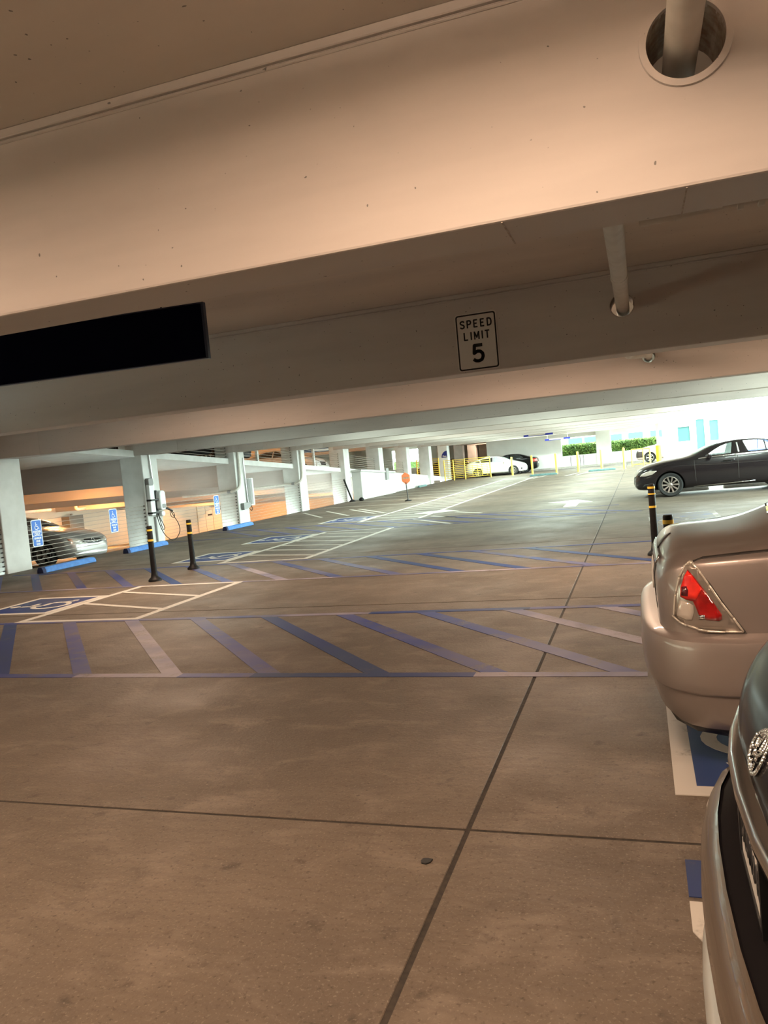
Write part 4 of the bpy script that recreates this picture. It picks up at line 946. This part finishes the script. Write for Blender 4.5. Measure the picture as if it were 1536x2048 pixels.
def sedan_trim(c, glass=None, head=True, sides=True):
    L = c.S['L']; f = L / 4.85; k = max(z for _, z in c.S['top']) / 1.47; g = glass or M_GLASS
    Q = lambda P: [(u * f, v * k) for u, v in P]
    if sides:
        c.side('side_window', [Q([(1.98, 1.03), (2.16, 1.17), (2.36, 1.30), (2.58, 1.365), (2.68, 1.365), (2.66, 1.04)])], g)
        c.side('side_window', [Q([(2.74, 1.045), (2.76, 1.37), (3.2, 1.365), (3.52, 1.30), (3.80, 1.13), (3.72, 1.075)])], g)
    c.top('windshield', [[(u * f, v * c.S['hw'][6][1] / 0.92) for u, v in [(1.62, -0.60), (1.58, 0.0), (1.62, 0.60), (2.26, 0.50), (2.32, 0), (2.26, -0.50)]]], g)
    c.top('rear_window', [[(u * f, v * c.S['hw'][6][1] / 0.92) for u, v in [(3.62, -0.46), (3.58, 0.0), (3.62, 0.46), (4.18, 0.54), (4.22, 0), (4.18, -0.54)]]], g)
    if head:
        c.corner('headlight', [Q([(-0.60, 0.70), (-0.30, 0.64), (-0.22, 0.72), (-0.40, 0.80), (-0.62, 0.84)])], M_CLEARLENS, 40) if False else None
        c.front('headlight', [Q([(0.42, 0.66), (0.72, 0.72), (0.80, 0.80), (0.60, 0.77), (0.42, 0.72)])], M_CLEARLENS, True)
        c.front('grille', [Q([(-0.34, 0.50), (-0.40, 0.68), (0.40, 0.68), (0.34, 0.50)])], M_BLACKPL)
        c.rear('taillight', [Q([(0.42, 0.78), (0.74, 0.80), (0.76, 0.96), (0.44, 0.94)])], M_REDLENS, True)
    c.side('door_seam', strip(Q([(2.70, 0.32), (2.70, 1.0)]), 0.012), M_SEAM, thick=0.004, off=0.001)
    c.side('door_seam', strip(Q([(1.62, 0.32), (1.60, 0.96)]), 0.012), M_SEAM, thick=0.004, off=0.001)

# ---- 1. silver saloon with its tail to the aisle (near right)
L = 4.83
def R_(t): return sorted([(L - r, v) for r, v in t])
FUS = dict(L=L, wr=0.33, rim='seven', paint=PS, wheels=(0.95, L - 1.06), sub=2,
    st=sorted([0.0, 0.03, 0.09, 0.2, 0.42, 0.8, 1.15, 1.45, 1.65, 1.95, 2.3, 2.75, 3.1] + [L - r for r in (1.35, 1.05, 0.82, 0.64, 0.48, 0.36, 0.27, 0.20, 0.155, 0.125, 0.105, 0.095)]),
    top=R_([(0.095, 0.91), (0.105, 0.965), (0.125, 1.015), (0.155, 1.065), (0.20, 1.105), (0.27, 1.115), (0.48, 1.128), (0.64, 1.145), (0.74, 1.18), (1.05, 1.33), (1.4, 1.42), (1.9, 1.445), (2.4, 1.44), (2.8, 1.36), (3.4, 1.07), (3.7, 1.02), (4.4, 0.90), (4.7, 0.75), (4.83, 0.55)]),
    belt=R_([(0.095, 0.88), (0.105, 0.93), (0.125, 0.97), (0.155, 1.005), (0.20, 1.03), (0.27, 1.045), (0.48, 1.06), (0.8, 1.07), (1.4, 1.03), (3.2, 0.96), (3.6, 0.93), (4.4, 0.80), (4.7, 0.62), (4.83, 0.5)]),
    bot=R_([(0.095, 0.66), (0.125, 0.52), (0.155, 0.42), (0.27, 0.30), (0.48, 0.24), (0.8, 0.2), (4.4, 0.2), (4.75, 0.26), (4.83, 0.4)]),
    hw=R_([(0.095, 0.58), (0.105, 0.67), (0.125, 0.745), (0.155, 0.80), (0.20, 0.845), (0.27, 0.875), (0.36, 0.893), (0.48, 0.905), (0.7, 0.912), (1.2, 0.917), (3.4, 0.917), (4.05, 0.90), (4.45, 0.86), (4.65, 0.78), (4.75, 0.70), (4.83, 0.5)]),
    tw=R_([(0.095, 0.44), (0.125, 0.54), (0.20, 0.60), (0.36, 0.62), (0.64, 0.64), (0.8, 0.66), (1.1, 0.60), (1.5, 0.565), (2.4, 0.56), (2.9, 0.66), (3.4, 0.74), (4.4, 0.66), (4.83, 0.36)]))
CY1 = 4.80
c = make_car(FUS, 'silver_sedan', 'champagne silver sedan with its red taillight toward the aisle, at the right', (-0.06 + L / 2, CY1, 0), math.pi)
def sweep(name, prof, path, m, parent, smooth=True, bevel=0):
    """sweep an (outward offset, z) profile along a plan path (x, y)"""
    P = [Vector((x, y, 0)) for x, y in path]; vs = []; fs = []; n = len(prof)
    for i, p in enumerate(P):
        t = (P[min(i + 1, len(P) - 1)] - P[max(i - 1, 0)]).normalized(); nn = Vector((t.y, -t.x, 0))
        for o, z in prof: vs.append((p.x + nn.x * o, p.y + nn.y * o, z))
    for i in range(len(P) - 1):
        for k in range(n - 1): fs.append((i * n + k, i * n + k + 1, (i + 1) * n + k + 1, (i + 1) * n + k))
    fs += [tuple(range(n)), tuple(range((len(P) - 1) * n, len(P) * n))]
    b = MB().add(vs, fs); o = b.build(name, m, parent, smooth=False)
    for p_ in o.data.polygons: p_.use_smooth = smooth
    return o
hx = L / 2
def rear_path(half, mirror=True):
    """half: list of (r, y) from the middle out; returns path with outward normal to the rear"""
    a = [(hx - r, y) for r, y in half]
    b = [(x, -y) for x, y in a[:0:-1]]
    return b + a
pth = rear_path([(0.10, 0.0), (0.10, 0.2), (0.104, 0.36), (0.115, 0.52), (0.138, 0.66), (0.17, 0.755), (0.215, 0.82), (0.28, 0.865), (0.36, 0.888), (0.48, 0.902), (0.60, 0.908), (0.70, 0.912)])
bp = sweep('bumper', [(-0.04, 0.722), (0.040, 0.706), (0.080, 0.694), (0.089, 0.686), (0.093, 0.670), (0.097, 0.63), (0.100, 0.58), (0.100, 0.54), (0.097, 0.49), (0.092, 0.445), (0.088, 0.437), (0.074, 0.428), (0.058, 0.36), (0.035, 0.285), (0.0, 0.245), (-0.08, 0.23), (-0.2, 0.24)],
      [(x, y) for x, y in pth], PS, c.root)
bp.data.set_sharp_from_angle(angle=math.radians(34))
sweep('lower_valance', [(0.02, 0.30), (0.03, 0.255), (0.0, 0.20), (-0.12, 0.18)], rear_path([(0.11, 0.0), (0.12, 0.4), (0.15, 0.62), (0.24, 0.78), (0.4, 0.86)]), M_BLACKPL, c.root)
A1 = 180 + 56.5
LENS = [(1.346, 1.050), (1.362, 1.035), (1.388, 0.978), (1.41, 0.894), (1.425, 0.79), (1.391, 0.765), (1.356, 0.749), (1.309, 0.735), (1.268, 0.727), (1.198, 0.724), (1.130, 0.724), (1.165, 0.79), (1.21, 0.863), (1.255, 0.943), (1.302, 1.018), (1.331, 1.046)]
RED = [(1.347, 1.016), (1.363, 0.985), (1.38, 0.928), (1.382, 0.887), (1.353, 0.873), (1.324, 0.868), (1.311, 0.838), (1.3, 0.801), (1.27, 0.78), (1.219, 0.775), (1.209, 0.784), (1.209, 0.808), (1.239, 0.863), (1.277, 0.924), (1.316, 0.98)]
REDHI = [(1.347, 1.010), (1.361, 0.982), (1.377, 0.928), (1.379, 0.890), (1.352, 0.880), (1.312, 0.874), (1.284, 0.925), (1.318, 0.975)]
REDDK = [(1.371, 0.935), (1.350, 0.938), (1.343, 0.920), (1.345, 0.890), (1.374, 0.893)]
REV = [(1.383, 0.870), (1.396, 0.827), (1.402, 0.792), (1.353, 0.777), (1.332, 0.778), (1.322, 0.813), (1.322, 0.847), (1.353, 0.864)]
M_LAMPBODY = mat('lamp_housing', (0.30, 0.255, 0.22), 0.18, 0.5, coat=1.0)
M_REDBRIGHT = mat('bright_red_lens', (0.85, 0.035, 0.02), 0.12, coat=1.0, col2=(0.70, 0.02, 0.015), scale=22)
M_LENSEDGE = mat('lens_edge', (0.62, 0.56, 0.48), 0.15, 0.3, coat=1.0)
c.corner('taillight', [LENS], M_LAMPBODY, A1, off=0.006, cell=0.03)
c.corner('lens_edge', strip(LENS + LENS[:1], 0.008), M_LENSEDGE, A1, off=0.009, cell=0.03)
c.corner('red_lens', [RED], M_REDLENS, A1, off=0.010, cell=0.03)
c.corner('bright_red_lens', [REDHI], M_REDBRIGHT, A1, off=0.013, cell=0.03)
c.corner('inner_reflector', [REDDK], mat('dark_red_insert', (0.10, 0.012, 0.02), 0.15, coat=1.0), A1, off=0.016, cell=0.03)
c.corner('reversing_lens', [REV], M_CLEARLENS, A1, off=0.011, cell=0.03)
c.corner('chrome_reflector', [[(1.300, 0.802), (1.276, 0.804), (1.276, 0.786), (1.301, 0.784)]], M_CHROME, A1, off=0.013, cell=0.03)
for q in ([(1.336, 1.052), (1.308, 1.066), (1.16, 1.080), (1.00, 1.092), (0.80, 1.10)], [(1.336, 1.052), (1.255, 0.949), (1.168, 0.797), (1.126, 0.722), (1.104, 0.681), (1.078, 0.658), (1.04, 0.65), (0.9, 0.65)]):
    c.corner('panel_gap', strip(q, 0.009), M_SEAM, A1, off=0.0015, cell=0.03, thick=0.003)
# tail panel: plate recess, plate, lid seam, chrome strip
c.rear('plate_recess', [[(-0.34, 0.80), (0.34, 0.80), (0.32, 0.965), (-0.32, 0.965)]], M_SEAM, off=0.003, cell=0.06)
c.rear('license_plate', [rect(-0.155, 0.155, 0.81, 0.955)], M_PLATE, off=0.012, cell=0.06)
c.rear('plate_garnish', [[(-0.40, 0.985), (0.40, 0.985), (0.42, 1.025), (-0.42, 1.025)]], M_CHROME, off=0.016, cell=0.05)
c.rear('badge', [circle(0.0, 1.055, 0.045, 16)], M_BLACKPL, off=0.006, cell=0.03)
c.rear('lid_lip', [[(-0.52, 0.77), (0.52, 0.77), (0.52, 0.79), (-0.52, 0.79)]], M_SEAM, off=0.002, cell=0.06)
c.top('rear_window', [[(L - 0.78, -0.52), (L - 0.72, 0), (L - 0.78, 0.52), (L - 1.38, 0.44), (L - 1.45, 0), (L - 1.38, -0.44)]], M_GLASS)
c.top('windshield', [[(1.62, -0.6), (1.55, 0), (1.62, 0.6), (2.25, 0.5), (2.32, 0), (2.25, -0.5)]], M_GLASS)
c.side('side_window', [[(1.98, 1.02), (2.2, 1.2), (2.5, 1.33), (2.72, 1.35), (2.70, 1.03)]], M_GLASS); c.side('side_window', [[(2.78, 1.04), (2.80, 1.35), (3.2, 1.34), (3.5, 1.26), (3.66, 1.13), (3.6, 1.09)]], M_GLASS)
c.front('headlight', [[(0.42, 0.64), (0.70, 0.68), (0.76, 0.76), (0.42, 0.72)]], M_CLEARLENS, True)
c.front('grille', [[(-0.36, 0.50), (-0.38, 0.66), (0.38, 0.66), (0.36, 0.50)]], M_CHROME)
c.side('door_seam', strip([(2.75, 0.32), (2.75, 1.0)], 0.012), M_SEAM, thick=0.004, off=0.001)

# ---- 2. black car nearest the camera, tail to the aisle
L = 4.6
TOY = dict(FUS); TOY.update(L=L, paint=PB, wheels=(0.92, L - 1.0),
    st=sorted([0.0, 0.03, 0.09, 0.2, 0.42, 0.8, 1.15, 1.45, 1.65, 1.95, 2.3, 2.75] + [L - r for r in (1.40, 1.05, 0.82, 0.64, 0.48, 0.36, 0.27, 0.20, 0.155, 0.125, 0.105, 0.095)]),
    top=R_([(0.095, 0.94), (0.105, 0.98), (0.125, 1.015), (0.155, 1.05), (0.20, 1.095), (0.27, 1.16), (0.36, 1.205), (0.48, 1.235), (0.64, 1.26), (0.74, 1.28), (1.05, 1.37), (1.4, 1.44), (1.9, 1.48), (2.4, 1.46), (2.8, 1.34), (3.25, 1.08), (3.6, 1.0), (4.2, 0.88), (4.5, 0.72), (4.6, 0.55)]),
    belt=R_([(0.095, 0.90), (0.105, 0.94), (0.125, 0.97), (0.155, 1.0), (0.20, 1.03), (0.27, 1.05), (0.48, 1.07), (0.8, 1.06), (1.4, 1.02), (3.0, 0.95), (3.5, 0.9), (4.2, 0.76), (4.5, 0.6), (4.6, 0.5)]),
    bot=R_([(0.095, 0.66), (0.125, 0.52), (0.155, 0.42), (0.27, 0.30), (0.48, 0.24), (0.8, 0.2), (4.2, 0.2), (4.52, 0.26), (4.6, 0.4)]),
    hw=R_([(0.095, 0.26), (0.105, 0.36), (0.125, 0.47), (0.155, 0.57), (0.20, 0.66), (0.27, 0.745), (0.36, 0.81), (0.48, 0.855), (0.7, 0.895), (1.2, 0.9), (3.2, 0.9), (3.85, 0.88), (4.25, 0.84), (4.42, 0.76), (4.52, 0.68), (4.6, 0.5)]),
    tw=R_([(0.095, 0.20), (0.125, 0.38), (0.20, 0.55), (0.36, 0.67), (0.64, 0.67), (0.8, 0.65), (1.1, 0.60), (1.5, 0.565), (2.4, 0.56), (2.9, 0.66), (3.2, 0.72), (4.2, 0.62), (4.6, 0.36)]))
hx = L / 2; CY2 = 1.72
c = make_car(TOY, 'black_car', 'glossy black car with chrome tail trim, nearest the camera at the right edge', (0.082 + L / 2, CY2, 0), math.pi)
PR = [(0.0, 0.0), (0.006, 0.2), (0.024, 0.36), (0.056, 0.52), (0.10, 0.66), (0.155, 0.755), (0.21, 0.815), (0.30, 0.86), (0.40, 0.88), (0.55, 0.89), (0.68, 0.895)]
PRB = [(0.0, 0.0), (0.004, 0.2), (0.015, 0.36), (0.038, 0.52), (0.078, 0.66), (0.13, 0.755), (0.19, 0.815), (0.28, 0.86), (0.40, 0.88), (0.55, 0.89), (0.68, 0.895)]
def rp(r0): return rear_path([(r0 + r, y) for r, y in PRB])
sweep('bumper', [(-0.05, 0.70), (0.04, 0.685), (0.062, 0.67), (0.076, 0.64), (0.090, 0.60), (0.092, 0.54), (0.084, 0.47), (0.066, 0.42), (0.03, 0.40), (-0.02, 0.395)], rp(0.08), PB, c.root)
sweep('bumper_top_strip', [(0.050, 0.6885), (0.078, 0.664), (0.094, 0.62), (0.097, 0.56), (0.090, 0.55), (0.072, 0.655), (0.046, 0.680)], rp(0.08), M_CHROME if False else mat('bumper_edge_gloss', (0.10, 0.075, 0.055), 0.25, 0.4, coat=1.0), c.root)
sweep('lower_trim', [(0.02, 0.40), (0.09, 0.385), (0.108, 0.34), (0.10, 0.27), (0.0, 0.24), (-0.1, 0.23)], rp(0.08), mat('satin_silver_trim', (0.50, 0.52, 0.50), 0.35, 0.5), c.root)
half_w = rear_path([(0.085 + r * 1.0, y) for r, y in PR if y < 0.7])
sweep('chrome_garnish', [(-0.01, 0.922), (0.014, 0.919), (0.022, 0.908), (0.026, 0.892), (0.022, 0.872), (0.008, 0.862), (-0.02, 0.864)], half_w, M_CHROME, c.root)
sweep('upper_chrome_line', [(-0.01, 1.078), (0.004, 1.076), (0.007, 1.066), (0.0, 1.06), (-0.02, 1.06)], rear_path([(0.205 + r, y) for r, y in PR if y < 0.7]), M_CHROME, c.root)
c.rear('plate_recess', [rect(-0.34, 0.34, 0.70, 0.86)], M_BLACKPL, off=0.004, cell=0.06)
PLX = hx - 0.085
pl_ = MB().prism(rrect(-0.155, 0.155, 0.70, 0.85, 0.01), 'x', PLX - 0.004, PLX + 0.004).build('license_plate', M_PLATE, c.root)
text('plate_lettering', '7XUMU48', 0.085, M_SIGNBLACK, pl_, frame((PLX + 0.005, 0, 0.77), (0, 1, 0), (0, 0, 1)), 0.001, 0.002, sx=0.8)
fr_ = MB()
for q in strip([(-0.165, 0.69), (0.165, 0.69), (0.165, 0.86), (-0.165, 0.86), (-0.165, 0.69)], 0.02): fr_.prism(q, 'x', PLX - 0.008, PLX + 0.008)
fr_.build('plate_frame', M_BLACKPL, c.root)
# oval emblem
def ell(cx, cz, a, b, w, n=36):
    A = [(cx + a * math.cos(2 * math.pi * k / n), cz + b * math.sin(2 * math.pi * k / n)) for k in range(n + 1)]
    return strip(A, w)
c.rear('emblem', ell(0, 0.99, 0.058, 0.040, 0.007) + ell(0, 1.006, 0.033, 0.020, 0.006) + ell(0, 0.99, 0.015, 0.037, 0.006), M_CHROME, off=0.008, cell=0.02)
c.rear('rear_glass', [[(-0.5, 1.085), (0.5, 1.085), (0.46, 1.17), (-0.46, 1.17)]], PB, off=0.004, cell=0.05)
c.rear('taillight', [[(0.66, 0.78), (0.80, 0.80), (0.79, 0.93), (0.68, 0.92)]], M_REDLENS, True, off=0.006, cell=0.04)
c.top('rear_window', [[(L - 0.62, -0.5), (L - 0.56, 0), (L - 0.62, 0.5), (L - 1.38, 0.44), (L - 1.45, 0), (L - 1.38, -0.44)]], M_GLASS)
c.top('windshield', [[(1.52, -0.6), (1.45, 0), (1.52, 0.6), (2.1, 0.5), (2.18, 0), (2.1, -0.5)]], M_GLASS)
c.side('side_window', [[(1.9, 1.0), (2.2, 1.25), (2.5, 1.36), (2.6, 1.36), (2.58, 1.02)]], M_GLASS); c.side('side_window', [[(2.68, 1.03), (2.70, 1.37), (3.1, 1.33), (3.45, 1.2), (3.4, 1.06)]], M_GLASS)

# ---- 3. dark sedan across the aisle, seen from its left side
G1 = [(1.93, 1.06), (2.10, 1.175), (2.30, 1.28), (2.55, 1.355), (2.60, 1.35), (2.54, 1.07)]
G2 = [(2.98, 1.08), (2.88, 1.375), (3.15, 1.38), (3.44, 1.35), (3.60, 1.29), (3.84, 1.14), (3.80, 1.09)]
LEX = sedan_spec(4.85, 1.46, PBROWN, 0.92, 0.335, 'ten', through=[G1, G2])
c = make_car(LEX, 'dark_sedan', 'dark brown-black sedan with ten-spoke alloy wheels parked across the far aisle', (-0.18 + 4.85 / 2, 23.82, 0), 0)
M_TINT = mat('tinted_clear_glass', (0.72, 0.88, 0.86), 0.03, alpha=0.22); M_TINT2 = mat('blue_tinted_glass', (0.35, 0.45, 0.80), 0.03, alpha=0.45)
c.side('side_window', [G1], M_TINT, thick=0); c.side('side_window', [G2], M_TINT2, thick=0)
sedan_trim(c, glass=M_PALEGLASS, sides=False, head=False)
c.side('window_trim', strip([(1.72, 0.995), (1.95, 1.015), (2.6, 1.035), (3.2, 1.05), (3.9, 1.06)], 0.022), M_CHROME, off=0.005, cell=0.1)
c.side('pillar_trim', strip([(2.735, 1.09), (2.72, 1.345)], 0.035), mat('pillar_satin', (0.62, 0.62, 0.6), 0.3, 0.4), off=0.006)
c.side('quarter_divider', strip([(3.42, 1.09), (3.40, 1.36)], 0.03), M_BLACKPL, off=0.006)
c.side('sill_trim', strip([(1.55, 0.235), (3.1, 0.285)], 0.018), M_CHROME, off=0.006, cell=0.2)
c.side('body_crease', strip([(1.2, 0.85), (2.2, 0.80), (3.6, 0.80)], 0.008), M_SEAM, off=0.0015, thick=0.003)
c.corner('headlight', [[(1.60 + 0.0, 0.62), (1.72, 0.60), (1.82, 0.66), (1.74, 0.74), (1.50, 0.80), (1.42, 0.78)]], M_CLEARLENS, 55, off=0.008, cell=0.05)
c.side('headlight', [[(0.16, 0.62), (0.30, 0.61), (0.50, 0.66), (0.62, 0.75), (0.42, 0.76), (0.22, 0.70)]], M_CLEARLENS, off=0.008, cell=0.05)
c.side('fog_lamp', [[(0.20, 0.30), (0.42, 0.30), (0.40, 0.40), (0.26, 0.38)]], M_BLACKPL, off=0.006, cell=0.05)
c.side('fog_lamp_lens', [circle(0.40, 0.35, 0.045, 14)], M_CHROME, off=0.012, cell=0.05)
c.front('grille', [[(-0.30, 0.30), (-0.46, 0.62), (0.46, 0.62), (0.30, 0.30)]], M_BLACKPL, off=0.008)
c.front('license_plate', [rect(-0.155, 0.155, 0.38, 0.50)], M_PLATE, off=0.016)
c.side('door_handle', [[(2.32, 0.865), (2.62, 0.88), (2.62, 0.925), (2.34, 0.905)]], PBROWN, off=0.028, thick=0.03, cell=0.05)
c.side('handle_recess', [[(2.26, 0.84), (2.56, 0.85), (2.54, 0.875), (2.28, 0.87)]], M_BLACKPL, off=0.004, cell=0.05)
mirror_parts(c, 1.98, 1.04, 0.92, PBROWN)

# ---- 4. silver sedan on the lower ramp
yA = 17.2
c = make_car(sedan_spec(4.7, 1.42, PG, 0.89, 0.33, 'five'), 'ramp_sedan', 'silver grey sedan on the lower ramp behind the cables', (-14.05 - 4.7 / 2, yA, RZ(yA) - RH + 0.0), math.pi, math.atan(0.0655))
sedan_trim(c, head=False)
c.front('grille', [[(-0.40, 0.60), (-0.30, 0.68), (0.30, 0.68), (0.40, 0.60), (0.2, 0.56), (-0.2, 0.56)]], M_BLACKPL, off=0.006)
c.front('grille_bar', [[(-0.38, 0.615), (0, 0.60), (0.38, 0.615), (0.38, 0.635), (0, 0.625), (-0.38, 0.635)]], M_CHROME, off=0.012)
c.front('emblem', ell(0, 0.635, 0.06, 0.05, 0.014, 20), M_CHROME, off=0.018, cell=0.02)
c.front('headlight', [[(0.44, 0.62), (0.62, 0.60), (0.74, 0.66), (0.76, 0.74), (0.60, 0.72), (0.44, 0.68)]], M_CLEARLENS, True, off=0.006, cell=0.05)
c.front('indicator', [[(0.66, 0.63), (0.735, 0.66), (0.745, 0.70), (0.68, 0.68)]], mat('amber_lens', (0.70, 0.22, 0.10), 0.2, coat=0.8), True, off=0.010, cell=0.05)
mirror_parts(c, 1.95, 1.0, 0.88, PG)

# ---- 5. white hatchback and dark sedan near the far wall
q = sedan_spec(4.45, 1.46, PW, 0.87, 0.32, 'seven')
q['top'] = [(0, 0.55), (0.08, 0.70), (0.25, 0.82), (0.7, 0.96), (1.05, 1.06), (1.5, 1.28), (1.95, 1.44), (2.4, 1.48), (3.0, 1.44), (3.7, 1.28), (4.2, 1.12), (4.38, 1.0), (4.45, 0.8)]
q['tw'] = [(0, 0.36), (0.25, 0.6), (0.7, 0.7), (1.05, 0.70), (1.5, 0.62), (2.0, 0.56), (3.0, 0.54), (3.8, 0.56), (4.3, 0.6), (4.45, 0.4)]
c = make_car(q, 'white_hatchback', 'white hatchback parked by the yellow railing near the far wall', (-7.85 - 4.45 / 2, 57.35, 0), math.pi)
c.side('side_window', [[(1.45, 1.02), (1.75, 1.22), (2.05, 1.35), (2.3, 1.37), (2.3, 1.03)]], M_PALEGLASS); c.side('side_window', [[(2.36, 1.03), (2.36, 1.37), (2.9, 1.34), (3.3, 1.24), (3.2, 1.06)]], M_GLASS)
c.side('side_window', [[(3.28, 1.07), (3.38, 1.22), (3.7, 1.12)]], M_GLASS)
c.top('windshield', [[(1.12, -0.56), (1.05, 0), (1.12, 0.56), (1.85, 0.47), (1.9, 0), (1.85, -0.47)]], M_PALEGLASS)
c.top('rear_window', [[(3.3, -0.42), (3.25, 0), (3.3, 0.42), (4.1, 0.44), (4.15, 0), (4.1, -0.44)]], M_GLASS)
c.front('headlight', [[(0.40, 0.62), (0.68, 0.66), (0.76, 0.80), (0.55, 0.74)]], M_CLEARLENS, True)
c.side('fog_lamp', [circle(0.28, 0.42, 0.06, 12)], M_BLACKPL, off=0.008); c.rear('taillight', [[(0.5, 0.75), (0.72, 0.78), (0.72, 1.0), (0.55, 0.98)]], M_REDLENS, True)
mirror_parts(c, 1.5, 1.02, 0.85, PW)
c = make_car(sedan_spec(4.7, 1.50, PB, 0.9, 0.33, 'five'), 'black_sedan', 'black sedan with red taillight behind the white hatchback', (-7.25 - 4.7 / 2, 59.45, 0), 0)
sedan_trim(c, head=False)
c.rear('taillight', [[(0.34, 0.78), (0.78, 0.80), (0.80, 1.02), (0.36, 0.98)]], M_REDBRIGHT, True, off=0.01)
c.side('taillight', [[(4.32, 0.80), (4.66, 0.80), (4.66, 1.0), (4.40, 1.02)]], M_REDBRIGHT, off=0.01)
c.rear('license_plate', [rect(-0.16, 0.16, 0.62, 0.76)], M_PLATE, off=0.01)
# ---- 6. dark car on the landing behind the yellow railing
c = make_car(sedan_spec(4.6, 1.36, mat('dark_bronze_paint', (0.030, 0.022, 0.012), 0.3, 0.4, coat=0.8), 0.88, 0.32, 'five'), 'bronze_sedan', 'dark bronze car behind the yellow railing on the landing', (-17.7 + 2.3, 62.8, 0.22), 0)
sedan_trim(c)
# ---- 7. pale vehicle at the exit gate
q = sedan_spec(4.6, 1.66, PP, 0.93, 0.36, 'five')
c = make_car(q, 'pale_suv', 'pale pinkish vehicle by the exit gate, mostly hidden by the yellow post', (-0.2 + 2.3, 58.2, 0), 0)
sedan_trim(c, glass=M_PALEGLASS)
c.front('front_guard', [[(-0.7, 0.42), (-0.7, 0.86), (0.7, 0.86), (0.7, 0.42)]], mat('guard_plastic', (0.06, 0.045, 0.04), 0.5), off=0.02); c.side('front_guard', [[(0.06, 0.40), (0.50, 0.42), (0.48, 0.82), (0.08, 0.80)]], mat('guard_plastic', (0.06, 0.045, 0.04), 0.5), off=0.01)
# ---- 8. cars on the upper ramp deck
sp = sedan_spec(4.8, 1.6, PB, 0.93, 0.36, 'five', bot=[(0, 0.16), (0.1, 0.12), (4.8, 0.16)], hw=[(0, 0.82), (0.05, 0.88), (0.2, 0.92), (0.8, 0.93), (1.5, 0.93), (4.3, 0.92), (4.6, 0.88), (4.8, 0.8)])
for y, x, col, lab in ((22.95, -14.0, PB, 'black car on the upper ramp left of the third column'), (25.8, -14.0, PB, 'black car on the upper ramp right of the third column'), (39.6, -16.5, PW, 'white car on the upper ramp beyond the fifth column')):
    sp['paint'] = col
    c = make_car(dict(sp), 'ramp_car', lab, (x - 2.4, y, RZ(y)), math.pi, math.atan(0.0655), group='cars on the upper ramp')
    sedan_trim(c)
